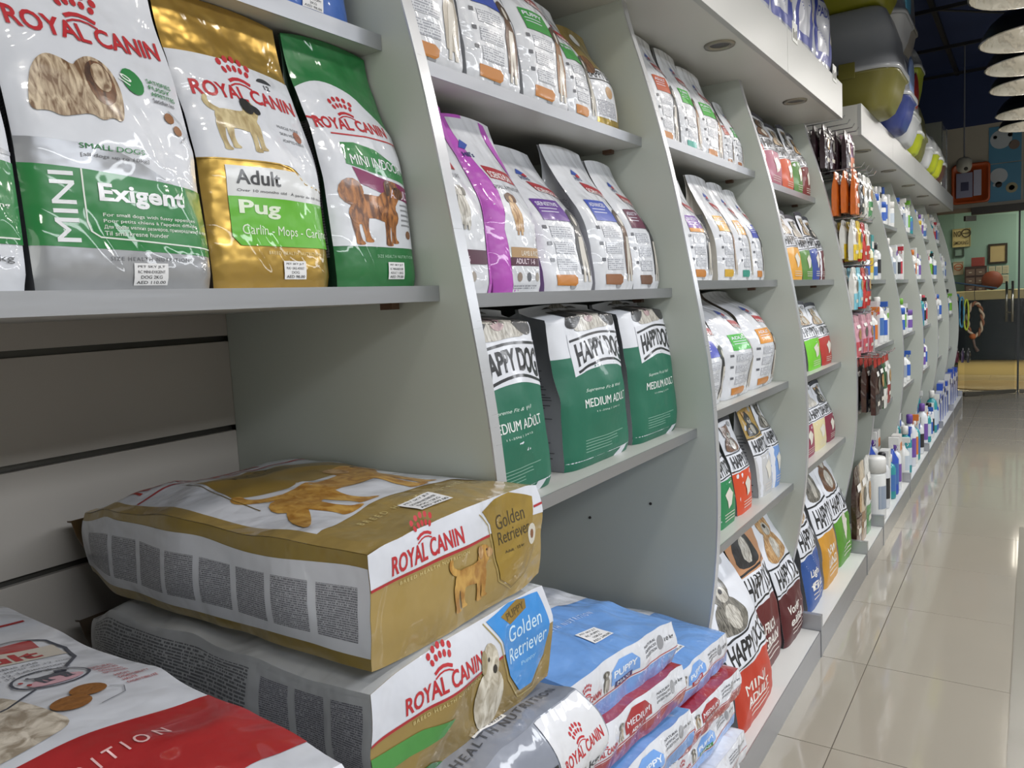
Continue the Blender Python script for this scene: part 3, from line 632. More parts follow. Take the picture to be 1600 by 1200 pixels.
# --- green happy bags --------------------------------------------------------------------------------------------------
def d_hd(col, t1='MEDIUM ADULT', head=(F_BW, F_BLACK), two=None, wide=True, topc=None, grey='7C8085', full=True):
    def d(b):
        f = 'front'; g = matte(col); w = matte(WHT); k = ink('14161C')
        b.grid(f, 0, 0, 1, .5, g, 1, fh=lambda u: .56+.06*sin(pi*u*.9)); b.grid(f, 0, .4, .16, .68, g, 1)
        b.grid(f, .155, .42, 1, .60, w, 2, fl=lambda u: .54+.065*sin(pi*(u*1.0-.05)), fh=lambda u: .82)
        b.line(f, [(.20+.8*t, .575+.065*sin(pi*(t*.95+.05))) for t in [i/12 for i in range(13)]], .0055, k, 3)
        b.line(f, [(.17+.83*t, .785+.02*sin(pi*(t*1.1))-.01+.03*t) for t in [i/10 for i in range(11)]], .005, k, 3)
        vs, fs = text_mesh('HAPPY DOG', .035, 0, .95); pts = []
        for (x, y) in vs: u = .21+.72*x; lo = .605+.062*sin(pi*(x*.95+.05)); hi = .755+.02*sin(pi*x)+.02*x; pts.append((u, lo+(hi-lo)*y))
        b.raw(f, pts, fs, k, 4)
        b.poly(f, [(.22, 0.830), (.30, 0.896), (.36, 0.969), (.55, 0.992), (.74, 0.975), (.84, 0.909), (.80, 0.843), (.60, 0.840), (.45, 0.827)], F_WHITE, 2, 2)
        b.poly(f, [(.14, 0.870), (.20, 0.949), (.34, 0.992), (.44, 0.969), (.38, 0.909), (.32, 0.870), (.24, 0.843)], F_BLACK, 3, 2); b.poly(f, [(.58, 0.969), (.70, 0.992), (.84, 0.969), (.93, 0.896), (.88, 0.847), (.76, 0.856), (.68, 0.909)], F_BLACK, 3, 2)
        b.ell(f, .50, 0.955, .15, .05, F_GREY, 3, 14); b.ell(f, .50, 0.912, .075, .035, fur('B8A0A0', '8A7078', 60, 60), 4, 12); b.ell(f, .49, 0.932, .035, .018, ink('1E1614'), 5, 10); b.ell(f, .43, 0.959, .018, .010, ink('1E1614'), 5, 8); b.ell(f, .57, 0.959, .018, .010, ink('1E1614'), 5, 8)
        gl = ink('CFE0D8'); b.text(f, 'Supreme Fit & Well', .24, .455, .48, .024, gl, 3, bold=0, shear=.35)
        if two: b.text(f, two[0], .24, .30, .4, .05, ink('E2E6E4'), 3, bold=0.028); b.text(f, two[1], .24, .235, .5, .05, ink('E2E6E4'), 3, bold=0.028)
        else: b.text(f, t1, .21, .365, .62, .052, ink('E2E6E4'), 3, bold=0.033)
        b.text(f, '11-25kg | 24/12', .34, .325, .34, .013, gl, 3, bold=0)
        for i in range(5): b.grid(f, .20, .165-.018*i, .78-.06*(i % 2)-.05*i, .169-.018*i, ink(col if False else '7FA898') if not two else ink('D0A090'), 2)
        b.poly(f, [(.66, .0), (.80, .0), (.86, .055), (.74, .055)], w, 3)
        b.flush('front_print')
        for i in range(34): b.grid('left', .15, .08+.016*i, .45+.4*random.Random(i).random(), .085+.016*i, ink('3A3C40'), 1)
        b.flush('side_print'); b.grid('right', 0, 0, 1, .6, w, 1)
        for i in range(6): b.grid('right', .3, .1+.08*i, .5, .14+.08*i, k, 2)
        b.flush('side_label')
    return d
zh = 1.0145
for i, (a, c, lb, sd) in enumerate([(.975, 1.25, 'green and white bag of medium adult food nearest the first side panel', 31), (1.325, 1.62, 'green and white bag of medium adult food, middle of the three', 32), (1.645, 1.905, 'green and white bag of medium adult food farthest along the shelf', 33)]):
    sbag('dog_food_bag', lb, a, c, -.765 if i else -.755, zh, .342, .16, [matte(WHT), matte('2A2C30'), matte('7C8085'), matte('1A1C20'), matte(TEAL)], d_hd(TEAL), sd, lean=.035, flop=.0, bulge=.018, amp=.005, seg=(18, 6, 24), top=1.17)
# --- bay three ---------------------------------------------------------------------------------------------------------
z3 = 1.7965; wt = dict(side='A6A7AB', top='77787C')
for (a, c, H, col, t, fi, lb, o2) in [(2.09, 2.25, .325, 'B04A20', 'ADULT', 4, 'white bag with rust-red box at the near end of the top shelf under the canopy', 'B87422'), (2.28, 2.44, .325, '2FA02A', 'PUPPY', 0, 'white bag with green box and teal biscuit on the top shelf under the canopy', '2A9A8A'), (2.455, 2.65, .31, '2FA02A', 'PUPPY', 0, 'white bag with green box and orange biscuit under the canopy downlight', 'B87422'), (2.665, 2.755, .235, 'A04030', 'ADULT', 2, 'thin short white bag with brown biscuit under the canopy', '9A6A38'), (2.765, 2.868, .25, '2F8A3A', 'PUPPY', 3, 'short clear-topped white bag beside the third side panel', '9A5A28')]:
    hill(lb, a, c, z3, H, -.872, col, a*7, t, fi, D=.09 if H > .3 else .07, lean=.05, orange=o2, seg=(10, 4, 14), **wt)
z3 = 1.4005
for (a, c, H, col, t, fi, lb, o2, c2) in [(1.985, 2.11, .34, '4A6A70', 'ADULT', 2, 'white bag with grey-teal box, first on the middle shelf of the third bay', 'B87422', 'B87422'), (2.12, 2.31, .32, '6A3A9A', 'SENSITIVE', 4, 'white bag with purple and orange box, second on the middle shelf of the third bay', 'B87422', 'C8852A'), (2.37, 2.55, .345, 'D09A30', 'LIGHT', 0, 'tall white bag with yellow biscuit in the middle of the third bay', 'C8A030', None), (2.56, 2.715, .34, 'D8902A', 'ADULT', 1, 'white bag with orange box and teal mark in the third bay', '2A8A7A', None), (2.725, 2.85, .33, '2A3AA0', 'ADULT', 4, 'narrow white bag with small blue box ending the middle shelf of the third bay', 'B87422', None)]:
    hill(lb, a, c, z3, H, -.80, col, a*5, t, fi, D=.11, lean=.06, orange=o2, seg=(10, 4, 14), col2=c2, side='C2BFB8', top='B9B9B6')
z3 = 1.0315
for (a, c, H, col, fi, lb) in [(2.0, 2.295, .325, '2436A8', 4, 'plump white bag with blue box on the low shelf of the third bay'), (2.31, 2.57, .335, '3FA83A', 1, 'plump white bag with green triangle on the low shelf of the third bay'), (2.585, 2.855, .34, 'D08A28', 2, 'plump white bag with orange box on the low shelf of the third bay')]:
    hill(lb, a, c, z3, H, -.775, col, a*3, 'ADULT', fi, D=.17, lean=.0, flop=.09, bulge=.03, seg=(14, 5, 18), top='CFCFCC', side='A89F94', amp=.005)
def hdbag(label, y0, y1, xf, z, H, D, col, seed, mini=True, head=None, two=None, lean=.04, upper=None, side='6A6C70', group=None, t1='ADULT', seg=(8, 4, 12), rz=pi/2, low=None, navy=True, **kw):
    def d(b):
        f = 'front'; k = ink('14161C'); w = matte(WHT); dv = (low or .45)-.45
        b.grid(f, 0, 0, 1, .45+dv, matte(col), 1, step=.04); b.grid(f, 0, .44+dv, 1, .62+dv, w, 2, step=.04, fl=lambda u: .43+dv+.03*sin(pi*u))
        b.line(f, [(0, .455+dv), (.5, .475+dv), (1, .46+dv)], H*.011, k, 3); b.line(f, [(0, .63+dv), (.5, .635+dv), (1, .65+dv)], H*.011, k, 3)
        b.text(f, 'HAPPY DOG', .06, .485+dv, .90, .125, k, 4, bold=.022, sp=.9)
        if upper: b.grid(f, 0, .62+dv, 1, .93, matte(upper), 1, step=.04)
        hd = head or FURS[int(seed*10) % 6]
        h2 = FURS[(int(seed*10)+2) % 6]; q0 = .645+dv; hh = .90-q0
        b.poly(f, [(.06, q0), (.10, q0+hh*.35), (.22, q0+hh*.55), (.50, q0+hh*.55), (.66, q0+hh*.30), (.70, q0)], hd, 3, 2)
        b.ell(f, .38, q0+hh*.72, .19, hh*.27, hd, 4, 14); b.poly(f, [(.20, q0+hh*.78), (.16, q0+hh*1.04), (.34, q0+hh*.94)], h2, 5); b.poly(f, [(.56, q0+hh*.78), (.60, q0+hh*1.04), (.43, q0+hh*.94)], h2, 5)
        b.ell(f, .40, q0+hh*.60, .10, hh*.12, F_WHITE, 5, 10); b.ell(f, .40, q0+hh*.65, .04, hh*.04, ink('17151A'), 6, 8); b.ell(f, .31, q0+hh*.78, .022, hh*.022, ink('17151A'), 6, 6); b.ell(f, .47, q0+hh*.78, .022, hh*.022, ink('17151A'), 6, 6); b.ell(f, .38, q0+hh*.25, .12, hh*.2, F_WHITE, 4, 10)
        if navy: b.grid(f, 0, .945, 1, 1, matte('171C30'), 2, step=.04)
        b.ell(f, .78, .90, .09, .03, ink('9A9CA0'), 3, 10)
        if two: b.text(f, two[0], .2, .27+dv*.8, .45, .06, ink('E2DED8'), 3, bold=0.022); b.text(f, two[1], .2, .19+dv*.8, .55, .06, ink('E2DED8'), 3, bold=0.022)
        else: b.poly(f, [(.3, .32), (.5, .38), (.62, .33), (.72, .30), (.60, .20), (.45, .17), (.40, .25)], ink('DAD6CC'), 3)
        for i in range(3): b.grid(f, .25, .12-.03*i, .75, .128-.03*i, ink('D0C8C0'), 2)
        b.flush('front_print')
        for i in range(18): b.grid('left', .15, .06+.035*i, .5+.3*random.Random(i).random(), .068+.035*i, ink('2E3034'), 1)
        b.flush('side_print')
    return sbag('dog_food_bag', label, y0, y1, xf, z, H, D, [matte(WHT), matte('26282E'), matte(side), matte('171C30' if navy else WHT), matte(col)], d, seed, lean=lean, seg=seg, group=group, rz=rz, **kw)
zz = .6525
hdbag('green and white bag with black dog, first on the lowest shelf of the third bay', 2.19, 2.355, -.765, zz, .315, .08, '157A48', 41, lean=.05, side='15603C', head=F_BLACK)
hdbag('orange-red and white bag beside the green one on the lowest shelf', 2.375, 2.53, -.765, zz, .31, .07, 'C8451E', 42, lean=.05, head=F_BROWN)
hdbag('gold-topped white bag with jumping dog on the lowest shelf of the third bay', 2.62, 2.765, -.765, zz, .325, .10, 'B9BABC', 43, upper='B08F45', head=F_BLACK, side='9A9CA0')
hdbag('light blue and white bag at the end of the lowest shelf of the third bay', 2.772, 2.868, -.765, zz, .335, .10, '6F93CC', 44, head=F_GREY)
# floor level bags standing on the plinth
zb = .1005
hdbag('large red and white mini adult bag with shaggy terrier on the plinth', 2.05, 2.38, -.665, zb, .475, .13, 'B5341C', 45, lean=.09, two=('MINI', 'ADULT'), head=F_GREY, side='6E7074', seg=(16, 5, 22), amp=.007, navy=False, gus=.3, flop=.03, low=.36)
hdbag('tall black, orange and maroon bag leaning behind the terrier bag', 2.40, 2.67, -.715, zb, .63, .12, '5A1416', 46, lean=.13, upper='B0805A', head=F_BLACK, side='5E6064', seg=(14, 5, 20), two=('AFRICA', 'GRAIN'), amp=.007, low=.36)
hdbag('navy bag with white lettering standing behind at the panel', 1.96, 2.16, -.93, zb, .50, .12, '171C30', 47, lean=.05, upper='171C30', head=F_BLACK, side='14161C', low=.36)
hdbag('maroon and white bag with sitting lion-coloured dog on the plinth', 2.67, 2.94, -.70, zb, .52, .12, '4E1218', 48, lean=.11, two=('Vorder', 'eifel'), head=F_TAN, side='2A2C30', seg=(14, 5, 20), amp=.007, low=.36)
hdbag('blue-based white bag with pale curly dog on the plinth', 3.02, 3.26, -.70, zb, .60, .12, '2A4F92', 49, lean=.12, two=('Light', 'fit'), head=F_CREAM, side='55575C', seg=(12, 5, 18), amp=.007, low=.36)
hdbag('orange-based white bag with grey dog on the plinth', 3.30, 3.56, -.70, zb, .64, .12, 'C08A2A', 50, lean=.12, two=('NEW', 'LAND'), head=F_GREY, side='8A8C90', seg=(12, 5, 18), amp=.007, low=.36)
hdbag('green-based white bag with brown dog on the plinth', 3.60, 3.86, -.70, zb, .60, .12, '4F8A24', 51, lean=.12, head=F_BROWN, side='8A8C90', seg=(12, 5, 18), amp=.007, low=.36)
# --- bay four -----------------------------------------------------------------------------------------------------------
def row(z, xf, spec, group, H, D=.07, where=''):
    for i, (a, c, col, nm) in enumerate(spec):
        hdbag(f'{nm} {where}', a, c, xf, z, H*(1-.04*(i % 3)), D, col, a*9.1+z, lean=.05, group=group, seg=(6, 3, 10))
row(1.7825, -.86, [(2.98, 3.115, 'B5402A', 'rust-orange and white bag'), (3.125, 3.345, 'A8667A', 'dusty pink and white bag'), (3.355, 3.53, 'C0502A', 'short orange and white bag'), (3.55, 3.685, '4A7A2E', 'green and white bag with black side'), (3.70, 3.832, '6A1A1A', 'dark red and white bag with black side')], 'bags on the top shelf of the fourth bay', .31, where='on the top shelf of the fourth bay')
row(1.4005, -.80, [(3.04, 3.19, 'C08A1E', 'amber and white bag nearest the panel'), (3.20, 3.41, 'D0941E', 'wider amber and white bag'), (3.42, 3.585, '4A7A22', 'leaf green and white bag'), (3.595, 3.72, '1E3A8A', 'royal blue and white bag'), (3.725, 3.832, '5A1A22', 'maroon and white bag')], 'bags on the second shelf of the fourth bay', .31, where='on the second shelf of the fourth bay')
row(1.0165, -.775, [(3.10, 3.29, '3A2A6A', 'violet and white bag'), (3.38, 3.62, '6AC01E', 'bright lime and white bag'), (3.64, 3.832, 'A8281E', 'red and white bag')], 'bags on the third shelf of the fourth bay', .31, where='on the third shelf of the fourth bay')
row(.6605, -.765, [(3.22, 3.43, '8A2A4A', 'plum and white bag'), (3.44, 3.655, 'CFC49A', 'cream and white bag'), (3.67, 3.832, '7A1E3A', 'wine red and white bag')], 'bags on the lowest shelf of the fourth bay', .30, where='on the lowest shelf of the fourth bay')
# ------------------------------------------------------------------ sacks lying in stacks
def sack(label, y0, y1, xf, L_, z, T, mats, design, seed, seg=(16, 20, 6), group=None, amp=.006, rz=pi/2, **kw):
    W_ = y1-y0; P = lying(W_, L_, T, seed, amp, **kw)
    b = Bag('dog_food_sack', label, 'sack', group, (xf-L_/2, (y0+y1)/2, z), rz, P, (W_, L_, T), seg, mats)
    if design: design(b)
    return b
def tailflap(b, c, y0=.5):
    W_, L_, T = b.dims; mb = MB(); n = 8; vs = []; fs = []
    for j in range(5):
        for i in range(n+1):
            u = i/n*2-1; p = b.P(u*.97, 1, 0); d = .014*j*1.0; zz = p.z+.020*sin(j*1.1+u*2)*j*.5
            vs.append((p.x, p.y+d, zz))
    for j in range(4):
        for i in range(n): q = j*(n+1)+i; fs.append((q, q+1, q+n+2, q+n+1))
    mb.add(vs, fs, c); o = mb.build('sealed_end', b.t, smooth=True); so = o.modifiers.new('s', 'SOLIDIFY'); so.thickness = .003; return o
KGLD = '8F7636'
def d_gold1(b):
    g = film('A58C50', .25); w = film('CED1DA'); f = 'top'
    b.grid(f, 0, .17, 1, 1, w, 1, fl=lambda u: .15+.04*sin(u*3), step=.03)
    b.grid(f, 0, .0, .055, 1, g, 2, step=.03); b.line(f, [(.06, .79), (.5, .80), (1, .81)], .006, ink('A32129'), 3)
    b.text(f, 'ROYAL CANIN', .12, .83, .62, .085, ink('B02A20'), 3, bold=0.028); b.poly(f, [(.20, .52), (.26, .72), (.50, .76), (.80, .76), (.95, .68), (.95, .52), (.70, .47), (.40, .47)], ink('8E7434'), 2)
    b.line(f, [(.16, .40), (.24, .74), (.50, .785), (.82, .785), (.98, .70)], .0016, ink('6A5626'), 3)
    b.text(f, 'GOLDEN', .38, .69, .34, .035, ink('4A3C1A'), 3, bold=0); b.text(f, 'RETRIEVER', .36, .64, .42, .035, ink('4A3C1A'), 3, bold=0)
    dog(b, f, .16, .19, .74, .34, F_GOLD, F_TAN, 3, bushy=False); b.ell(f, .28, .36, .12, .06, F_GOLD, 5, 16, rot=30); b.poly(f, [(.05, .17), (.14, .32), (.30, .38), (.22, .28)], F_GOLD, 5, 2)
    b.text(f, 'BREED HEALTH NUTRITION', .20, .115, .66, .018, ink('C8B880'), 3, bold=0, sp=1.6)
    b.flush('top_print'); sticker(b, f, .40, .055, .17, .07, 'GOLDEN RETRIEVER', 'DOG 12KG', 'AED 399.00')
    f = 'front'; b.grid(f, 0, .6, 1, 1, w, 1, fl=lambda u: .72-.16*0*u-.02)
    b.line(f, [(0, .69), (.35, .685), (.64, .69)], .0034, ink('A32129'), 3); b.line(f, [(.945, .78), (1, .80)], .0034, ink('A32129'), 3)
    rc_logo(b, f, .10, .725, .38, .155, lay=3); b.text(f, 'BREED HEALTH NUTRITION', .14, .625, .36, .028, ink('C8B880'), 3, bold=0, sp=1.3)
    b.poly(f, [(.60, .92), (.70, .98), (.80, 1.0), (.88, .93), (.95, .88), (.92, .6), (.93, .4), (.86, .18), (.76, .12), (.68, .25), (.66, .5), (.65, .78)], foil('B89A4A'), 3)
    b.line(f, [(.58, .91), (.635, .78), (.65, .5), (.67, .24), (.76, .09), (.87, .15), (.94, .38)], .0014, foil('CDB878'), 4)
    b.text(f, 'Golden', .685, .70, .19, .13, ink('3E3216'), 4, bold=0); b.text(f, 'Retriever', .685, .56, .21, .12, ink('3E3216'), 4, bold=0)
    b.text(f, 'Adult · 12 kg', .72, .45, .12, .035, ink('3E3216'), 4); b.ell(f, .915, .52, .035, .11, ink('C8C4B8'), 4, 14); b.ell(f, .915, .52, .015, .05, ink('7A4A2A'), 5, 10)
    dog(b, f, .38, .14, .26, .50, F_GOLD, F_TAN, 4); b.flush('front_print')
    f = 'left'; g2 = film('96803F', .25)
    b.grid(f, 0, .12, 1, .80, w, 1, fl=lambda u: .12+.0*u, fh=lambda u: .87, step=.03)
    b.flush('side_label')
    for i in range(8):
        b.grid(f, .045+.118*i, .24, .045+.118*i+.098, .70, microtext('B0B2BA', '4A4B54', 900, 340), 2)
    b.flush('side_text')
S1 = sack('gold and white golden retriever sack, topmost of the stack', .585, .935, -.605, .615, .952, .148, [film('A58C50', .25), film('6A5230'), film('96803F', .25), film('A58C50', .25), film('8A743A', .25)], d_gold1, 1, seg=(20, 26, 8), bulge=.012, amp=.007, tail=.3)
tailflap(S1, matte('5A4424'))
def d_gold2(b):
    w = film('CED1DA'); f = 'front'; b.grid(f, 0, .62, 1, 1, w, 1, fl=lambda u: .60+.0*u); b.line(f, [(0, .60), (.66, .60)], .0034, ink('A32129'), 3)
    rc_logo(b, f, .15, .64, .38, .14, lay=3); b.text(f, 'BREED HEALTH NUTRITION', .18, .54, .33, .028, ink('C8B880'), 3, bold=0, sp=1.3)
    b.poly(f, [(.60, .96), (.75, 1.0), (.95, .96), (.97, .6), (.95, .3), (.86, .12), (.76, .16), (.69, .38), (.66, .72)], film('2E86D0'), 3)
    b.line(f, [(.58, .96), (.645, .72), (.675, .36), (.75, .11), (.87, .07), (.965, .28)], .0018, foil('CDB878'), 4)
    b.poly(f, [(.68, .93), (.80, .99), (.85, .96), (.84, .88), (.72, .83)], foil('B08F45'), 4); b.text(f, 'PUPPY', .71, .87, .12, .06, ink('5A4618'), 5, bold=0.017, slope=.02)
    b.text(f, 'Golden', .70, .66, .22, .15, ink('C8E0F0'), 4, bold=0); b.text(f, 'Retriever', .70, .47, .25, .14, ink('C8E0F0'), 4, bold=0); b.text(f, 'Puppy', .78, .36, .1, .05, ink('90C0E8'), 4)
    m = fur('D8D2C4', 'A49A86', 80, 40); b.ell(f, .575, .62, .05, .17, m, 4, 16); b.ell(f, .56, .30, .085, .28, m, 3, 18); b.ell(f, .595, .55, .012, .04, ink('26221E'), 6, 8); b.ell(f, .565, .66, .006, .02, ink('26221E'), 6, 8); b.ell(f, .535, .66, .02, .11, fur('C0B494', '8F8262', 80, 40), 5, 10)
    b.poly(f, [(0, .50), (.22, .46), (.36, .38), (.30, .30), (0, .34)], film('3E8A3A'), 2); b.poly(f, [(0, .18), (.25, .12), (.32, .03), (0, .02)], film('2E7A34'), 2)
    b.flush('front_print'); f = 'left'; b.grid(f, 0, .04, 1, .96, film('B4B7BA'), 1, step=.03)
    for i in range(3): b.grid(f, .70+.10*i, .10, .78+.10*i, .9, microtext('A6A8AE', '44454E', 900, 340), 2)
    b.grid(f, .03, .06, .66, .92, dotmat('text', 'B0B3B6', '4A4C52', 260, 210), 2); b.flush('side_text')
S2 = sack('gold, white and blue puppy retriever sack under the topmost gold sack', .568, .932, -.598, .59, .797, .152, [film('9A8246', .3), film('4A3420'), film('B4B7BA'), film('B4B7BA'), film('6A5A30', .3)], d_gold2, 2, seg=(20, 24, 8), bulge=.016, amp=.007, tail=.4)
tailflap(S2, matte('3A2C1C'))
def d_prof(b):
    f = 'top'; b.text(f, 'SIZE HEALTH NUTRITION', .08, .06, .86, .028, ink('3E424C'), 3, bold=0, sp=1.3); b.flush('top_print'); sticker(b, f, .42, .09, .2, .085, 'RC PRO MEDIUM', 'DOG 15KG', 'AED 240.00')
    f = 'front'; b.grid(f, .0, .34, .64, .68, ink('1B1C20'), 2); b.text(f, 'PROFESSIONAL', .04, .42, .55, .17, ink('E2E2E4'), 3, bold=0.028)
    b.grid(f, .65, .16, .99, .99, film('D2D3D8'), 2); rc_logo(b, f, .68, .52, .28, .12); b.text(f, '15 kg', .76, .30, .16, .10, ink('3A3C42'), 3); b.flush('front_print')
    b.grid('left', .1, .15, .9, .85, microtext('7C8088', '3A3C42'), 1); b.flush('side_text')
sack('slate grey professional sack with black band, third in the stack', .585, .955, -.525, .64, .645, .148, [film('7E8390'), film('7E8390'), film('7E8390'), film('7E8390'), film('7E8390')], d_prof, 3, seg=(16, 20, 8), bulge=.016, rnd=.25, endr=.03, amp=.008)
def d_plain(c1, c2, t='PUPPY'):
    def d(b):
        f = 'front'; b.grid(f, 0, .3, 1, 1, film(WHT), 1); rc_logo(b, f, .1, .5, .35, .14); b.line(f, [(0, .3), (1, .3)], .003, ink(c2), 3); b.flush('front_print')
    return d
for i in range(4):
    sack(('white and red sack', 'white and blue sack', 'white and green sack', 'white and gold sack')[i]+' low in the stack below the slate grey sack', .58, .95, -.60+.015*(i % 2), .62, .1005+.136*i, .134, [film((RED, '3E70C0', GRN, GLD)[i]), film(WHT), film('A4A6AC'), film(WHT), film(WHT)], d_plain('', (RED, '3E70C0', GRN, GLD)[i]), 4+i, seg=(8, 10, 4), bulge=.003, amp=.002)
def d_red(b):
    f = 'top'; r = film('9E2024'); b.grid(f, 0, .07, 1, .26, r, 1, fl=lambda u: .07, fh=lambda u: .265)
    b.text(f, 'SIZE HEALTH NUTRITION', .10, .195, .72, .022, ink('D8B0B0'), 3, bold=.01, sp=1.7)
    b.grid(f, 0, .60, .90, .66, r, 2, fl=lambda u: .605, fh=lambda u: .64); b.grid(f, 0, .555, .935, .605, ink('B9B2A8'), 2); b.text(f, 'Adult', .58, .562, .30, .034, ink('9E2024'), 3, bold=.03)
    for i, t in enumerate(['Over 12 months old', 'Chiens adultes à partir de 12 mois', 'Hunde ab dem 12. Lebensmonat', 'Cani di oltre 12 mesi di età']): b.text(f, t, .58, .535-.014*i, (.26, .34, .32, .30)[i], .009, ink('5A5C66'), 3, bold=0)
    k = ink('3E424E')
    b.line(f, [(.30, .66), (.6, .665), (.86, .655), (.93, .625), (.95, .58), (.93, .53), (.87, .495)], .004, k, 4)
    b.line(f, [(.80+.085*cos(t), .46+.038*sin(t)) for t in [2*pi*i/24 for i in range(25)]], .0028, k, 4); b.line(f, [(.74, .43), (.66, .405), (.5, .40), (.30, .41)], .003, k, 4)
    b.ell(f, .80, .445, .062, .016, ink('C29AA4'), 4, 16); dog(b, f, .755, .44, .10, .042, k, k, 5)
    b.ell(f, .735, .465, .006, .004, ink('9E2024'), 5, 6); b.ell(f, .742, .45, .006, .004, ink('9E2024'), 5, 6)
    kb = M('7E5226', .6, bump=.3, bscale=90)
    b.ell(f, .815, .378, .042, .020, kb, 5, 20, rot=10); b.ell(f, .755, .352, .045, .022, kb, 5, 20, rot=10); b.line(f, [(.86, .372), (.885, .36), (.87, .34), (.80, .325)], .001, ink('6A6C74'), 4)
    for i, t in enumerate(['NATURAL', 'DEFENCES', 'DÉFENSES', 'NATURELLES']): b.text(f, t, .89, .455-.012*i, .06, .008, ink('9E2024'), 3, bold=.01)
    for i, t in enumerate(['HIGH', 'DIGESTIBILITY', 'HAUTE', 'DIGESTIBILITÉ']): b.text(f, t, .90, .40-.012*i, .075 if i % 2 else .035, .008, ink('9E2024'), 3, bold=.01)
    m = fur('CFC6B8', '8E8272', 60, 60); b.poly(f, [(.50, .28), (.62, .285), (.72, .30), (.71, .35), (.68, .46), (.60, .50), (.42, .52), (.30, .48), (.20, .40), (.2, .29)], m, 2, 2)
    b.line(f, [(.04, .76), (.5, .75), (.97, .745)], .005, ink('9E2024'), 3); b.text(f, 'ROYAL CANIN', .12, .79, .66, .075, ink('9E2024'), 3, bold=.03)
    b.flush('top_print'); f = 'front'; b.grid(f, 0, .55, 1, 1, film(WHT), 1); b.ell(f, .85, .8, .06, .1, k, 3, 14); rc_logo(b, f, .2, .12, .5, .2); b.flush('front_print')
    f = 'right'; b.grid(f, .05, .15, .95, .85, microtext('9EA0A4', '3A3C42'), 1); b.flush('side_text')
sack('large white and red sack filling the lower left corner', .02, .43, -.47, .75, .838, .165, [film(WHT), film('8A6030'), film('A9ABB0'), film('C8CBD3'), film(WHT)], d_red, 11, seg=(20, 26, 6), bulge=.012, sagf=.02, rnd=.1, amp=.006, tail=.6, endr=.015)
for i in range(5):
    sack(('blue sack', 'white sack with a red line', 'green sack', 'grey sack', 'white sack with a blue line')[i]+' hidden low under the red and white corner sack', .03, .43, -.60, .62, .1005+.147*i, .145, [film(('3E70C0', WHT, GRN, SIL, WHT)[i]), film(WHT), film('A4A6AC'), film(WHT), film(WHT)], None, 14+i, seg=(8, 10, 4), bulge=.003, amp=.002)
# thin sacks fanned in two stacks behind the retriever sacks
def d_thin(col, t1, t2, fam, logo=True, topblue=None, t3='10 kg'):
    c = film(col)
    def d(b):
        f = 'front'; b.grid(f, 0, .36, 1, 1, film(WHT), 1); b.line(f, [(0, .40), (1, .40)], .002, ink('A32129'), 3)
        b.poly(f, [(.34, .48), (.34, .75), (.42, .90), (.54, .88), (.60, .68), (.60, .48)], ink(col), 3); b.text(f, t1, .36, .60, .22, .13, ink('E0E6EE'), 4, bold=0.022)
        b.grid(f, .37, .42, .54, .53, ink(fam), 4); b.text(f, t2, .39, .44, .12, .07, ink('E0E6EE'), 5, bold=0.022)
        for i in range(3): b.text(f, ('NATURAL', 'DEFENCES', 'DIGESTION')[i], .66, .78-.10*i, .14, .06, ink('3A3E4A'), 3, bold=0.011)
        b.ell(f, .84, .68, .03, .16, ink('8A8C92'), 3, 12); b.text(f, t3, .88, .62, .09, .11, ink('3A3C42'), 3)
        if logo: rc_logo(b, f, .03, .46, .22, .13); dog_front(b, f, .26, .42, .07, .42, FURS[int(len(t1)+len(t2)) % 6], F_GREY, F_WHITE, 3)
        b.flush('front_print')
        if topblue:
            f = 'top'; b.grid(f, 0, .30, 1, 1, film(WHT), 1, fl=lambda u: .36-.08*(1 if u > .45 else 0)+.04*u); b.text(f, 'SIZE HEALTH NUTRITION', .15, .20, .6, .02, ink('C2D2EC'), 3, bold=0, sp=1.5)
            b.ell(f, .60, .52, .05, .022, ink('6A4426'), 3, 10); b.ell(f, .68, .56, .05, .022, ink('6A4426'), 3, 10); b.ell(f, .78, .49, .05, .022, ink('6A4426'), 3, 10); b.line(f, [(.30+.08*cos(t), .6+.05*sin(t)) for t in [2*pi*i/16 for i in range(17)]], .003, ink('3E424E'), 3)
            b.text(f, 'HEALTHY SKIN', .5, .66, .4, .02, ink('3A3E4A'), 3, bold=0); b.flush('top_print'); sticker(b, f, .42, .07, .17, .07, 'RC PUPPY', '10KG', 'AED 240.00')
    return d
B1 = '6C9CDC'; RD = '9C1E28'
def thin(label, y0, y1, xf, z, T, col, t1, t2, fam, seed, topblue=None, L_=.60, tx=-.02, wrap=None, rzd=0, **kw):
    return sack(label, y0, y1, xf, L_, z, T, [film(col), film(WHT), film(col), film(col), film(col)], d_thin(col, t1, t2, fam, topblue=topblue), seed, seg=(13, 14, 4), bulge=.010, amp=.008, tx=tx, tail=.7, rz=pi/2+rzd+radians((seed*37%9-4)*.6), **kw)
st2 = [(.655, B1, 'PUPPY', 'MAXI', '1A2A6A', 'blue and white maxi puppy sack on top of the middle floor stack'), (.562, RD, 'MEDIUM', 'ADULT', RD, 'dark red and white medium sack under the blue one in the middle stack'), (.470, B1, 'PUPPY', 'MINI', '1A2A6A', 'blue and white puppy sack third from the top of the middle stack'), (.378, RD, 'MEDIUM', 'ADULT', RD, 'dark red sack fourth from the top of the middle stack'), (.286, B1, 'PUPPY', 'MAXI', '1A2A6A', 'blue sack fifth from the top of the middle stack'), (.194, RD, 'MEDIUM', 'ADULT', RD, 'dark red sack second from the bottom of the middle stack'), (.102, GRN, 'MINI', 'ADULT', '14522A', 'green sack at the bottom of the middle stack')]
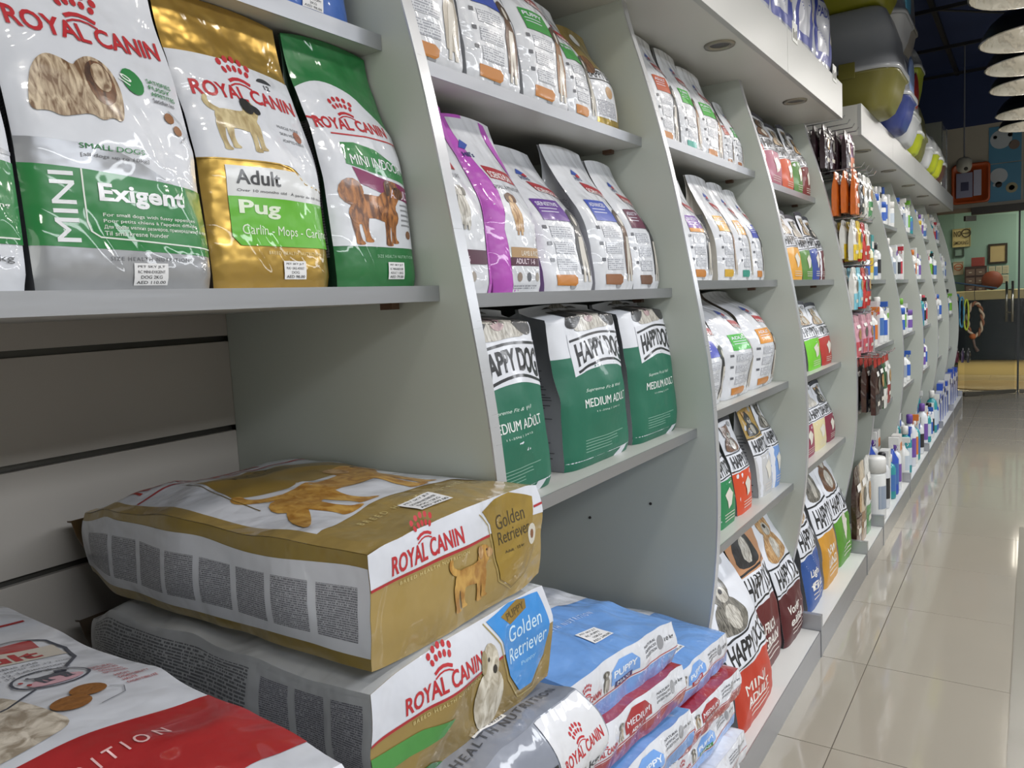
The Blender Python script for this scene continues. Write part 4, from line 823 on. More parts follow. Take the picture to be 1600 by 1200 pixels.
for i, (z, col, t1, t2, fam, lb) in enumerate(st2): thin(lb, 1.005, 1.405, (-.60, -.58, -.565, -.60, -.575, -.60, -.59)[i], z, .083 if i else .093, col, t1, t2, fam, 20+i, topblue=(i == 0), sagf=.012 if i == 0 else 0)
st3 = [(.445, B1, 'PUPPY', 'MEDIUM', RD, 'blue and white puppy sack on top of the far floor stack'), (.352, RD, 'MEDIUM', 'ADULT', '7A1620', 'red and white medium sack second in the far floor stack'), (.266, B1, 'PUPPY', 'MINI', '1D7A3A', 'blue and white sack third in the far floor stack'), (.184, WHT, 'MINI', 'ADULT', '1D7A3A', 'white and green sack fourth in the far floor stack'), (.102, '7E8390', 'MAXI', 'ADULT', '1A2A6A', 'grey sack at the bottom of the far floor stack')]
for i, (z, col, t1, t2, fam, lb) in enumerate(st3): thin(lb, 1.445, 1.865, (-.645, -.615, -.63, -.60, -.62)[i], z, .076 if i else .083, col, t1, t2, fam, 30+i, topblue=(i == 0), sagf=.012 if i == 0 else 0)
# ------------------------------------------------------------------ treats hanging in the narrow slatwall bay
m_wire = M('B8BABF', .25, .9)
def hook(y, z, L_, label):
    t = thing('display_hook', label, 'hook', (WX, y, z), group='wire hooks in the treat bay')
    b = MB(); b.box(0, .004, -.015, .015, -.03, .03, m_wire); b.build('back_plate', t)
    b = MB(); b.tube([(.004, 0, 0), (L_*.7, 0, -.004), (L_, 0, .0), (L_+.012, 0, .018)], .0025, m_wire, 6); b.build('wire_arm', t)
def pouch(label, y, x, ztop, w, h, c1, c2, c3, seed, group, hdr=.86, cat='packet'):
    P = standing(w, .028, h, 0, seed, bulge=.006, top=.9, amp=.0015, gus=0)
    b = Bag('treat_packet', label, cat, group, (x, y, ztop-h), pi/2, P, (w, .028, h), (4, 2, 8), [film(c1), film(c1), film(c1), film(c1), film(c1)])
    f = 'front'; b.grid(f, 0, .0, 1, .38, film(c2), 1, step=.05); b.grid(f, 0, hdr, 1, 1, film(c3), 1, step=.05)
    b.ell(f, .5, .55, .28, .13, FURS[int(seed*3) % 6], 2, 10); b.grid(f, .15, .70, .85, .78, ink('E6E4E0'), 2); b.grid(f, .2, .16, .8, .24, ink('D8D4C8'), 2)
    b.flush('front_print')
    return b
CN = {'2A1820': 'dark plum', '6A3A5A': 'mauve', 'E8E2D8': 'cream', 'C8641E': 'orange', '1C1D22': 'black', 'DADAD6': 'white', 'E0C020': 'yellow', 'C02420': 'red', '7CC4D8': 'light blue', 'D8A0B0': 'pink', '2A5A34': 'dark green', '3A2018': 'dark brown', 'C8B8A0': 'beige'}
rows = [(2.125, -.77, .205, ['2A1820', '2A1820', '2A1820', '6A3A5A'], ['2A1820', '3A1A24', '2A1820', 'C8641E'], 'top'),
        (1.90, -.69, .205, ['C8641E', '1C1D22', 'DADAD6', 'DADAD6'], ['C8641E', '1C1D22', 'DADAD6', '3E8A4A'], 'second'),
        (1.675, -.70, .19, ['DADAD6', 'E0C020', 'C02420', 'DADAD6'], ['E0C020', 'E0C020', 'C02420', 'C02420'], 'third'),
        (1.455, -.70, .20, ['DADAD6', '7CC4D8', 'C02420', '6A3A5A'], ['7CC4D8', '7CC4D8', 'C02420', 'C02420'], 'fourth'),
        (1.225, -.69, .195, ['D8A0B0', 'D8A0B0', 'D8A0B0'], ['C84A58', 'D05A68', 'C84A58'], 'fifth'),
        (1.02, -.61, .26, ['3A2018', '1C1D22', '2A5A34', 'DADAD6'], ['1C1D22', '1C1D22', 'DADAD6', '8A1A22'], 'sixth'),]
for ri, (zt_, xf, h, cs, c2, nm) in enumerate(rows):
    n = len(cs)
    for k, (c, d) in enumerate(zip(cs, c2)):
        y = 3.925+(.35/(n-1))*k*1.0; w = .105 if n == 4 else .13; y = min(y, 4.265)
        hook(y, zt_+.01, xf-WX+.03, f'{("first", "second", "third", "fourth")[k]} wire hook of the {nm} row in the treat bay')
        for j in range(3):
            xx = xf-.040*j-(.05 if (ri == 0 and k < 2) else 0)
            pouch(f'{CN[c]} treat packet {("at front of", "second on", "third on")[j]} the {("first", "second", "third", "fourth")[k]} hook, {nm} treat row', y, xx, zt_, w-.012, h*(1-.05*((k+j) % 2)), c, d, 'B0281E' if ri == 5 else c, ri*3+k+j*.37, f'treat packets on the {nm} row')
for k, (c, d) in enumerate([('3A2018', '3A2018'), ('3A2018', '1C1D22'), ('DADAD6', '5A8A4A')]):
    pouch(f'{("dark brown", "black and brown", "white and green")[k]} stick packet standing on the low shelf of the treat bay', 3.94+.13*k, -.83, .661+.001, .11, .0+.30, c, d, c, 40+k, 'stick packets on the low treat shelf')
for k, (c, d) in enumerate([('3A2018', '6A5040'), ('C8B8A0', '8A6A4A'), ('DADAD6', '4A8A4A')]):
    P = pouch(f'{("brown", "beige", "white and green")[k]} chew packet standing on the plinth of the treat bay', 3.95+.135*k, -.70, .1005+.40, .12, .40, c, d, c, 50+k, 'chew packets on the treat bay plinth')
# ------------------------------------------------------------------ grooming goods in the far bays
def bottle(name, label, cat, group, loc, col, cap, h, r, kind):
    t = thing(name, label, cat, loc, 0, group); mb = MB(); m = M(col, .3, coat=.3); mc = M(cap, .35)
    if kind == 'bottle':
        mb.lathe([(r*.92, 0), (r, .01), (r, h*.68), (r*.8, h*.76), (r*.42, h*.80), (r*.42, h*.83)], m, n=12, sy=.8); mb.build('body', t, True)
        mb = MB(); mb.lathe([(r*.5, h*.83), (r*.5, h*.98), (r*.4, h)], mc, n=10); mb.build('cap', t, True)
    elif kind == 'spray':
        mb.lathe([(r*.92, 0), (r, .01), (r, h*.62), (r*.45, h*.74), (r*.35, h*.80)], m, n=12, sy=.8); mb.build('body', t, True)
        mb = MB(); mb.box(-.012, .012, -.012, .012, h*.80, h*.88, mc, .002); mb.box(-.014, .045, -.010, .010, h*.87, h, mc, .003); mb.tube([(.03, 0, h*.87), (.035, 0, h*.82), (.028, 0, h*.78)], .003, mc, 6); mb.build('trigger_head', t)
    elif kind == 'jar':
        mb.lathe([(r*.95, 0), (r, .008), (r, h*.72), (r*.9, h*.76)], m, n=14); mb.build('body', t, True)
        mb = MB(); mb.lathe([(r*1.02, h*.76), (r*1.02, h*.97), (r*.95, h)], mc, n=14); mb.build('lid', t, True)
    else:
        mb.box(-.025, .025, -r, r, 0, h, m, .002); mb.build('carton', t)
        mb = MB(); mb.box(.0252, .0262, -r*.8, r*.8, h*.70, h*.85, mc); mb.build('printed_band', t); 
    if kind != 'box':
        lb = MB(); vs = []; fs = []; hh = (.18*h, .55*h); k = 6
        for i in range(k+1):
            a = -1.1+2.2*i/k
            for z in hh: vs.append((cos(a)*(r+.0008), sin(a)*(r+.0008)*(.8 if kind != 'jar' else 1), z))
        for i in range(k): fs.append((2*i, 2*i+2, 2*i+3, 2*i+1))
        lb.add(vs, fs, ink(cap if cap not in ('D8D8D6', col) else ('B8C4D0', '8A96A8', '3E6AA8')[int(h*1000) % 3])); lb.build('label', t, True)
    return t
PAL = [('D6D8D8', 'D8D8D6', 'white'), ('D6D8D8', '2A58B0', 'white and blue'), ('D6D8D8', '6AA832', 'white and green'), ('D8D4B0', 'C8A82A', 'cream and yellow'), ('D0D4DA', '6A4A9A', 'white and violet'), ('2A8A92', 'D8D8D6', 'teal'), ('C9CCD0', '1C1D22', 'white and black'), ('D8D6D2', 'C8702A', 'white and orange'), ('CFC8CC', 'B03040', 'white and red')]
rr = random.Random(5); NTH = ['first', 'second', 'third', 'fourth', 'fifth', 'sixth', 'seventh', 'eighth', 'ninth']
for bi, (ya, yb) in enumerate(FAR):
    for si, (z, _) in enumerate(SH):
        xs = px(z)-.05
        n = (9, 9, 8, 7)[si] - (1 if bi % 2 else 0); L_ = yb-ya-.14
        for k in range(n):
            pal = PAL[(bi*3+si*2+k*(1+si % 2)) % 9] if rr.random() < .45 else PAL[(0, 0, 1, 2, 6)[rr.randrange(5)]]; kind = ('bottle', 'box', 'spray', 'jar', 'box', 'bottle')[(k*2+si+bi) % 6]; h = rr.uniform(.20, .28); r = rr.uniform(.034, .045)
            if kind == 'jar': h *= .7
            nmk = {'bottle': 'shampoo_bottle', 'box': 'carton_box', 'spray': 'spray_bottle', 'jar': 'lidded_jar'}[kind]
            bottle(nmk, f'{pal[2]} {nmk.replace("_", " ")}, {NTH[k]} along {NTH[si]} shelf of {ORD[bi]} far bay', 'box' if kind == 'box' else ('jar' if kind == 'jar' else 'bottle'), f'grooming goods on shelf {NTH[si]} of the {ORD[bi]} far bay',
                   (xs-.04-rr.random()*.012, ya+.07+L_*(k+.5)/n, z+.0005), pal[0], pal[1], h, r, kind)
    # hanging-free plinth goods
    n = 8
    for k in range(n):
        if bi == 0 and k < 2: pal = PAL[0] if k == 0 else PAL[8]; kind = 'jar' if k == 0 else 'box'; h = .34 if k == 0 else .28; r = .055
        else:
            pal = [PAL[5], PAL[1], PAL[6], PAL[0], PAL[5], ('2A4FB0', 'D8D8D6', 'deep blue'), PAL[4], PAL[7]][(k+bi*3) % 8]; kind = ('bottle', 'spray', 'bottle', 'box')[(k+bi) % 4]; h = rr.uniform(.26, .37); r = .042
            if bi >= 3: pal = (('2A4FB0', 'D8D8D6', 'deep blue') if k % 2 else PAL[6]); kind = 'box'; r = .05
        nmk = {'bottle': 'shampoo_bottle', 'box': 'carton_box', 'spray': 'spray_bottle', 'jar': 'lidded_jar'}[kind]
        for dp in range(2):
            bottle(nmk, f'{pal[2]} {nmk.replace("_", " ")}, {NTH[k]} in {("front", "rear")[dp]} plinth row of {ORD[bi]} far bay', 'box' if kind == 'box' else ('jar' if kind == 'jar' else 'bottle'), f'goods on the plinth of the {ORD[bi]} far bay',
                   (-.70-.125*dp, ya+.08+(yb-ya-.12)*(k+.5)/n, .1005), pal[0], pal[1], h*(1+.08*dp), r, kind)
# ------------------------------------------------------------------ goods on top of the canopies
def d_pads(b):
    f = 'front'; b.grid(f, .06, .12, .94, .78, ink('2C3C94'), 1); b.grid(f, .12, .2, .55, .70, ink('B8BCC8'), 2); b.ell(f, .74, .5, .13, .16, F_WHITE, 3, 12); b.text(f, 'PADS', .14, .55, .36, .1, ink('2C3C94'), 3); b.flush('front_print')
    b.grid('left', .1, .1, .9, .8, ink('34459E'), 1); b.flush('side_print')
clear = M('C8CCD6', .12, 0, bump=.4, bscale=14, coat=.8, coatr=.05)
for i, (a, c) in enumerate([(2.55, 2.84), (2.87, 3.17), (3.20, 3.50), (3.53, 3.83)]):
    sbag('puppy_pad_pack', f'blue pad pack in shiny clear wrap, {NTH[i]} along the near canopy top', a, c, -.765, 2.2805, .42, .22, [clear, clear, clear, clear, clear], d_pads, 60+i, bulge=.015, amp=.006, seg=(14, 6, 12), top=.95, cat='packet', group='pad packs on the near canopy')
m_tag = M('D0D2D0', .5)
for i, y in enumerate((3.02, 3.70)):
    t = thing('price_tag', f'white price tag clipped to the top edge of the near canopy, {("nearer", "farther")[i]} of two', 'tag', (-.7285, y, 2.255)); b = MB(); b.box(0, .0015, -.035, .035, 0, .07, m_tag); b.build('tag_plate', t)
    b = MB(); [b.box(.0016, .0022, -.026+.02*k, -.016+.02*k, .012, .045-.008*(k % 2), m_dark) for k in range(3)]; tag(b.build('printed_marks', t), kind='stuff')
def litterbox(label, x0, x1, y0, y1, z, h1, h2, base, hood, name='litter_box', cat='litter box', latch=None, window=None):
    t = thing(name, label, cat, ((x0+x1)/2, (y0+y1)/2, z)); w = (x1-x0)/2; d = (y1-y0)/2
    def rr_(hw, hd, r, n=5):
        pts = []
        for cx, cy, a0 in ((hw-r, hd-r, 0), (-hw+r, hd-r, 90), (-hw+r, -hd+r, 180), (hw-r, -hd+r, 270)):
            for i in range(n+1): a = radians(a0+90*i/n); pts.append((cx+r*cos(a), cy+r*sin(a)))
        return pts
    def loft(levels, m, nm):
        mb = MB(); vs = []; fs = []; n = None
        for (sx, sy, r, zz) in levels: p = rr_(w*sx, d*sy, min(w*sx, d*sy)*r); n = len(p); vs += [(a, b_, zz) for a, b_ in p]
        for k in range(len(levels)-1):
            for i in range(n): j = (i+1) % n; fs.append((k*n+i, k*n+j, (k+1)*n+j, (k+1)*n+i))
        fs.append(tuple(range(n))[::-1]); fs.append(tuple((len(levels)-1)*n+i for i in range(n))); mb.add(vs, fs, m); return mb.build(nm, t, True)
    mbase = M(base, .35, coat=.2); mh = M(hood, .3, coat=.3)
    loft([(.62, .62, .6, 0), (.74, .72, .6, h1*.12), (.86, .84, .55, h1*.5), (.93, .92, .5, h1*.95), (.98, .98, .5, h1)], mbase, 'base_pan')
    loft([(1, 1, .5, h1), (1.0, 1.0, .5, h1+.025), (.93, .93, .5, h1+.03), (.86, .88, .5, h1+h2*.6), (.70, .75, .5, h1+h2*.95), (.62, .68, .5, h1+h2)], mh, 'hood')
    b = MB(); b.box(-.04, .04, -d*1.02, -d*.99, h1-.03, h1+.05, mbase, .004); b.build('latch', t)
    if window: b = MB(); b.lathe([(.11, 0), (.12, .006), (.10, .012), (.001, .012)], M(window, .3), n=20, cap=False); o = b.build('door_flap', t, True); o.location = (w*.88, 0, h1+h2*.45); o.rotation_euler = (0, pi/2, 0)
    return t
zc = 2.2805
litterbox('large grey-white hooded litter box with olive base at the start of the far canopy', -1.06, -.575, 4.46, 5.02, zc, .19, .34, '6F6B2C', 'A8ACB2')
litterbox('litter box with yellow-olive base stacked on the large grey-white one', -1.06, -.60, 4.48, 5.00, zc+.5305, .17, .28, '8A8A1E', 'A8ACB2')
litterbox('pet carrier with navy base and pale hood behind the large litter box', -1.02, -.60, 5.10, 5.60, zc, .18, .30, '2A3A7E', 'B8BCC4', 'pet_carrier', 'carrier', window='8FA8DC')
litterbox('pet carrier with light blue door stacked above the navy one', -1.02, -.62, 5.10, 5.60, zc+.4805, .16, .28, 'B8BCC4', 'B0B4BC', 'pet_carrier', 'carrier', window='5AA8CC')
litterbox('clear-lidded carrier beyond the navy one on the far canopy', -1.0, -.64, 5.68, 6.14, zc, .17, .40, 'B4B8BC', 'A4A8A8', 'pet_carrier', 'carrier', window='A02A20')
litterbox('grey tall carrier stacked above the clear-lidded one', -1.0, -.66, 5.68, 6.14, zc+.5705, .17, .40, '8E8A84', '96938C', 'pet_carrier', 'carrier')
litterbox('small lime green carrier on the far canopy edge', -.98, -.66, 6.22, 6.52, zc, .13, .16, 'A8B41E', 'C8CCCC', 'pet_carrier', 'carrier')
litterbox('olive hooded box between the lime green carriers', -1.0, -.68, 6.58, 6.95, zc, .16, .26, '6E6E34', '84844A', 'pet_carrier', 'carrier')
litterbox('white tub with pale lid beyond the olive hooded box', -.98, -.67, 7.02, 7.32, zc, .13, .15, 'C8CCD0', 'C8CCD0', 'pet_carrier', 'carrier')
litterbox('lime green carrier with white top beyond the white tub', -.98, -.66, 7.38, 7.68, zc, .14, .16, 'A8B41E', 'C8CCCC', 'pet_carrier', 'carrier')
litterbox('second lime green carrier with white top, farther along', -.98, -.66, 7.74, 8.04, zc, .14, .16, 'B4BC22', 'C8CCCC', 'pet_carrier', 'carrier')
litterbox('brown and white small carrier near the end of the far canopy', -.98, -.67, 8.12, 8.42, zc, .14, .15, '5A3A34', 'C8CCCC', 'pet_carrier', 'carrier')
litterbox('tall lime and clear tub stacked over the olive hooded box', -1.0, -.70, 6.58, 6.95, zc+.4205, .25, .15, '96A41E', 'B0B4B4', 'pet_carrier', 'carrier')
t = thing('wrapped_cage', 'tall clear-wrapped cage panel standing near the far canopy end', 'cage', (-.86, 8.9, zc)); b = MB(); b.box(-.12, .12, -.25, .25, 0, .62, M('8C9088', .15, coat=.8, bump=.3, bscale=12), .01); b.build('wrap', t); b = MB(); b.box(.121, .126, -.25, -.23, 0, .62, m_wire); b.box(.121, .126, .23, .25, 0, .62, m_wire); b.build('wire_edge', t)
# ------------------------------------------------------------------ pendant lamps
m_dome = M('14161C', .35, .2); m_in = M('D8D4CA', .25, .9, bump=.9, bscale=18); m_bulb = M('FFF6E4', .4, emit=14)
root = None
for i, (x, y) in enumerate(LAMPS):
    lab = f'black dome pendant lamp with silvery inside, {("first", "second", "third", "fourth", "fifth", "sixth", "seventh", "eighth", "ninth", "tenth", "eleventh", "twelfth", "last")[i]} in the row over the aisle'
    if root is None:
        root = thing('pendant_lamp', lab, 'lamp', (x, y, 2.6), group='dome pendant lamps over the aisle')
        pf = [(.275, 0), (.262, .035), (.225, .09), (.165, .14), (.09, .175), (.045, .20), (.035, .25)]
        b = MB(); b.lathe(pf, m_dome, n=32, cap=False); b.build('dome_shade', root, True)
        b = MB(); b.lathe([(r_-.004, z_-.001) for r_, z_ in pf[:5]], m_in, n=32, cap=False); b.build('reflector', root, True)
        b = MB(); b.lathe([(.275, -.003), (.279, .0), (.275, .004), (.270, 0), (.2715, -.003)], M('B8B4AA', .25, .8), n=32, cap=False); b.build('rim', root, True)
        b = MB(); b.lathe([(.012, .165), (.022, .15), (.032, .12), (.034, .10), (.026, .075), (.01, .062)], m_bulb, n=14); b.build('bulb', root, True)
        b = MB(); b.lathe([(.03, .25), (.03, .29), (.01, .30), (.004, .31), (.004, 1.13)], m_dome, n=10); b.build('cord', root, True)
    else: copy_tree(root, (x, y, 2.6), lab)
# ------------------------------------------------------------------ shop front, door and counter room
m_beige = M('A8A294', .7, var=.04); m_glass = None
def glassmat(tint, rough=.02, a=.28):
    k = ('glass', tint, a)
    if k in MC: return MC[k]
    m = bpy.data.materials.new('clear_glass'); m.use_nodes = True; nt = m.node_tree; N = nt.nodes; L = nt.links; b = N['Principled BSDF']; out = N['Material Output']
    b.inputs['Base Color'].default_value = rgb(tint); b.inputs['Roughness'].default_value = rough; b.inputs['Alpha'].default_value = a; b.inputs['Specular IOR Level'].default_value = .6
    MC[k] = m; return m
G1 = glassmat('1E2E2A', a=.10)
wallbox('wall_front', (WX, 3.9, 10.97, 11.07, 2.24, 3.2), m_beige); wallbox('wall_front_upper', (WX, 3.9, 10.97, 11.07, 3.2, 3.9), m_navy)
b = MB(); b.box(-.62, .2, 10.86, 10.97, 2.15, 2.235, M('2E2A26', .5)); tag(b.build('trim_1'), kind='structure')
b = MB(); b.box(WX, -.62, 10.9, 10.97, 2.19, 2.239, M('7A6A55', .5)); tag(b.build('trim_2'), kind='structure')
b = MB(); b.box(-.145, -.125, 10.93, 10.96, 0, 2.15, M('22272A', .4)); tag(b.build('trim_3'), kind='structure')
b = MB(); b.box(-.045, .16, .6, 4.95, 0, .0025, M('6E6A60', .3)); tag(b.build('floor_reflection_strip'), kind='structure')  # dark reflection on the floor, laid in as a thin darker strip
d = thing('door_1', None, None, (-.17, 10.93, 0), 0); d['kind'] = 'structure'; d.rotation_euler = (0, 0, radians(218))
b = MB(); b.box(.0, .62, -.005, .005, .05, 2.12, G1); b.build('glass_pane', d)
b = MB(); b.box(-.01, .63, -.018, .018, .008, .05, M('55534C', .35, .5), .003); b.build('bottom_rail', d); b = MB(); b.box(.50, .63, -.02, .02, 2.06, 2.12, M('55534C', .35, .5), .003); b.build('pivot_clamp', d)
m_ch = M('B4B2A8', .2, .95)
for s_ in (-1, 1):
    h = MB(); h.tube([(.07, s_*.05, .86), (.07, s_*.05, 1.34)], .014, m_ch, 10); hh = h.build('handle', d, True)
    h = MB(); h.tube([(.07, 0, .97), (.07, s_*.05, .97)], .008, m_ch, 8); h.tube([(.07, 0, 1.24), (.07, s_*.05, 1.24)], .008, m_ch, 8); h.build('handle_mount', hh, True)
d2 = thing('door_2', None, None, (-.12, 10.945, 0), 0); d2['kind'] = 'structure'
b = MB(); b.box(0, .8, -.005, .005, .05, 2.14, G1); b.build('glass_pane', d2); b = MB(); b.box(0, .8, -.018, .018, .008, .05, M('55534C', .35, .5), .003); b.build('bottom_rail', d2)
h = MB(); h.tube([(.05, -.05, .86), (.05, -.05, 1.34)], .014, m_ch, 10); h.tube([(.05, 0, .97), (.05, -.05, .97)], .008, m_ch, 8); h.tube([(.05, 0, 1.24), (.05, -.05, 1.24)], .008, m_ch, 8); h.build('handle', d2, True)
w1 = MB(); w1.box(WX, -.80, 10.94, 10.95, 0, 2.2, G1); o = w1.build('window_1'); tag(o, kind='structure')
# counter room
m_turq = M('8FB3A8', .6, var=.06, vscale=.8)
wallbox('wall_far', (-2.2, 4.2, 15.0, 15.1, 0, 3.2), m_turq); wallbox('ceiling_back_room', (-2.2, 4.2, 11.1, 15.1, 3.0, 3.1), M('8A7F6C', .7))
t = thing('service_counter', 'long counter with cream top edge and dark blue-black front behind the glass door', 'counter', (0, 13, 0))
b = MB(); b.box(-.95, 2.4, 0, .7, .22, 1.09, M('15202A', .25, coat=.4, var=.3, vscale=3)); b.build('front_panel', t)
b = MB(); b.box(-.98, 2.42, -.05, .75, 1.09, 1.215, M('D2C48E', .4), .004); b.build('counter_top', t); b = MB(); b.box(-.9, 2.35, .06, .66, 0, .22, M('B0A070', .3)); b.build('kick_board', t)
area_light('counter_kick_light', (-.3, 12.9, .20), 1.4, 2.2, (1, .85, .5), sy=.06)
# wall things in the counter room
def flat(name, label, cat, x0, x1, z0, z1, y, frame, inner, extra=None, fw=.02):
    t = thing(name, label, cat, ((x0+x1)/2, y, (z0+z1)/2)); w = (x1-x0)/2; h = (z1-z0)/2
    b = MB()
    for a in ((-w, w, -h, -h+fw), (-w, w, h-fw, h), (-w, -w+fw, -h+fw, h-fw), (w-fw, w, -h+fw, h-fw)): b.box(a[0], a[1], -.03, 0, a[2], a[3], M(frame, .4))
    b.build('frame', t); b = MB(); b.box(-w+fw, w-fw, -.012, -.001, -h+fw, h-fw, M(inner, .6, var=.15, vscale=6)); b.build('print_panel', t)
    if extra: extra(t, w, h)
    return t
def ring(mb, r0, r1, m, y=-.034, a0=0, a1=360, n=24, sz=1., cx=0, cz=0):
    vs = []; fs = []
    for i in range(n+1):
        a = radians(a0+(a1-a0)*i/n); vs += [(cx+r0*cos(a), y, cz+r0*sin(a)*sz), (cx+r1*cos(a), y, cz+r1*sin(a)*sz)]
    for i in range(n): fs.append((2*i, 2*i+1, 2*i+3, 2*i+2))
    mb.add(vs, fs, m)
def wtext(parent, s_, x, z, w, h, m, name='lettering', y=-.036, bold=.01):
    vs, fs = text_mesh(s_, bold); return link(name, [(x+a*w, y, z+b_*h) for a, b_ in vs], [f for f in fs], [m], None, parent)
def nosign(t, w, h):
    m = M('3A3424', .6); wtext(t, 'NO', -w*.85, .02, w*.8, h*.62, m); b = MB(); ring(b, .055, .072, m, cx=w*.5, cz=.07); b.box(w*.5-.05, w*.5+.05, -.036, -.034, .063, .077, m); b.build('ban_symbol', t); wtext(t, 'SMOKING', -w*.85, -h*.75, w*1.6, h*.4, m)
flat('no_smoking_sign', 'cream NO SMOKING sign on the turquoise wall', 'sign', -1.12, -.86, 1.94, 2.24, 14.99, 'CFC48E', 'CFC48E', nosign, .006)
flat('notice_frame', 'small dark framed notice under the no smoking sign', 'picture', -1.10, -.95, 1.78, 1.93, 14.99, '3A4A44', '7E9A90')
def ban(t, w, h):
    b = MB(); ring(b, .05, .065, M('A8542A', .5), sz=.9, cz=.02); b.box(-.045, .045, -.036, -.034, .012, .026, M('A8542A', .5)); b.build('ban_symbol', t)
flat('prohibition_sign', 'small white sign with a reddish ban circle low on the turquoise wall', 'sign', -1.11, -.96, 1.48, 1.70, 14.99, 'C8C0A8', 'C8C0A8', ban, .006)
flat('picture_frame', 'dark wooden picture frame with a pale animal print', 'picture', -.61, -.345, 1.63, 1.95, 14.99, '2E2418', 'B8A878', None, .028)
for i in range(6):
    t = thing('pinned_paper', f'pale paper pinned under the picture frame, {NTH[i % 3]} in the {("upper", "lower")[i//3]} row', 'paper', (-.60+.095*(i % 3), 14.99, 1.46-.15*(i//3)), group='papers under the picture frame'); b = MB(); b.box(0, .085, -.004, 0, 0, .13, M('C4C2A4', .6)); b.build('sheet', t); b = MB(); [b.box(.01, .07, -.0052, -.004, .02+.025*k, .026+.025*k, M('7A7A66', .6)) for k in range(4)]; tag(b.build('print_lines', t), kind='stuff')
t = thing('drawer_cabinet', 'dark brown cabinet of small pigeonholes behind the counter', 'cabinet', (-.78, 14.6, 1.218-.0)); t.location.z = 1.0
b = MB(); b.box(-.14, .16, 0, .3, 0, .60, M('3A2420', .5)); b.build('body', t)
for r_ in range(4):
    for c_ in range(2): b = MB(); b.box(-.12+.14*c_, .0+.14*c_, -.004, 0, .05+.135*r_, .15+.135*r_, M('6E5A50', .5), .001); o = b.build('drawer_front', t); b = MB(); b.box(-.08+.14*c_, -.04+.14*c_, -.010, -.004, .09+.135*r_, .105+.135*r_, M('B8B0A0', .5)); b.build('label_holder', o)
b = MB(); b.box(-.05, .13, .02, .25, .60, .74, M('8A3A34', .5), .01); o = b.build('red_box'); o.location = (-.78, 14.6, 1.0); tag(o, 'faded red box on top of the pigeonhole cabinet', 'box')
b = MB(); b.box(-.14, .16, 0, .3, 0, 1.0, M('3A2420', .5)); o = b.build('cabinet_base'); o.location = (-.78, 14.6, 0); tag(o, 'dark brown lower cabinet holding the pigeonholes', 'cabinet')
t = thing('desk_chair', 'round red-brown chair back showing above the counter', 'chair', (-.52, 14.1, 0)); b = MB(); b.lathe([(.02, 0), (.13, .01), (.145, .03), (.13, .05), (.02, .06)], M('7A3A22', .5), n=18); o = b.build('backrest', t, True); o.location = (0, 0, 1.36); o.rotation_euler = (pi/2, 0, 0)
b = MB(); b.tube([(0, -.03, 0), (0, -.03, .45)], .03, m_blk); b.build('column', t); b = MB(); b.tube([(0, -.02, .5), (0, -.02, 1.3)], .02, m_blk); b.build('back_post', t); b = MB(); b.box(-.2, .2, -.25, .15, .44, .50, m_blk, .02); b.build('seat', t)
b = MB(); b.lathe([(.55, 0), (.56, .004), (.54, .008)], dotmat('fur', 'C9A860', '8A6A2E', 30, 30), n=40); o = b.build('rug'); o.location = (-.45, 11.75, 0.001); tag(o, 'speckled yellow-beige rug on the floor behind the glass door', 'rug')
# posters and tray on the shop-front wall
def poster(x0, x1, z0, z1, label, kinds):
    t = thing('pet_poster', label, 'poster', ((x0+x1)/2, 10.968, (z0+z1)/2)); w = (x1-x0)/2; h = (z1-z0)/2; b = MB(); b.box(-w, w, -.006, 0, -h, h, M('4E86A6', .5, var=.12, vscale=2)); b.build('sheet', t)
    for (cx, cz, r, c) in kinds:
        b = MB(); vs = [(cx, -.008, cz)]+[(cx+r*cos(a), -.008, cz+r*sin(a)) for a in [2*pi*i/20 for i in range(20)]]; b.add(vs, [(0, i+1, (i+1) % 20+1) for i in range(20)], c); b.build('round_photo', t)
    return t
fw_, fb_ = M('B4BCC2', .5), M('3A3430', .6)
poster(-.45, -.125, 2.73, 3.15, 'upper blue pet poster with round animal photos beside the lamps', [(-.04, .06, .11, fw_), (-.10, .09, .02, fb_), (.05, .10, .025, fb_), (.09, -.02, .055, M('7A6A60', .6))])
poster(-.45, -.125, 2.28, 2.72, 'lower blue pet poster with round animal photos above the door', [(-.06, .08, .09, fw_), (-.06, -.02, .035, fb_), (-.10, -.02, .02, fw_), (.07, -.07, .06, M('9A9478', .6)), (.07, -.07, .03, M('5A4A3A', .6))])
poster(-.10, .5, 2.28, 3.10, 'pale green pet poster at the right edge of the shop front', [(.0, .1, .12, fw_)])
t = thing('litter_tray', 'orange litter tray with raised rim hung on its side above the door', 'tray', (-.63, 10.90, 2.525)); mo = M('B04E1E', .35, coat=.3)
def rrect(w, h, r, y, n=6):
    pts = []
    for cx, cz, a0 in ((w-r, h-r, 0), (-w+r, h-r, 90), (-w+r, -h+r, 180), (w-r, -h+r, 270)):
        for i in range(n+1): a = radians(a0+90*i/n); pts.append((cx+r*cos(a), y, cz+r*sin(a)))
    return pts
lv = [rrect(.20, .235, .05, .02), rrect(.20, .235, .05, 0), rrect(.18, .215, .05, -.01), rrect(.165, .20, .05, .04)]; n_ = len(lv[0]); vs = sum(lv, []); fs = []
for k in range(3):
    for i in range(n_): j = (i+1) % n_; fs.append((k*n_+i, k*n_+j, (k+1)*n_+j, (k+1)*n_+i))
fs.append(tuple(3*n_+i for i in range(n_))); b = MB(); b.add(vs, fs, mo); b.build('tray_rim', t, True)
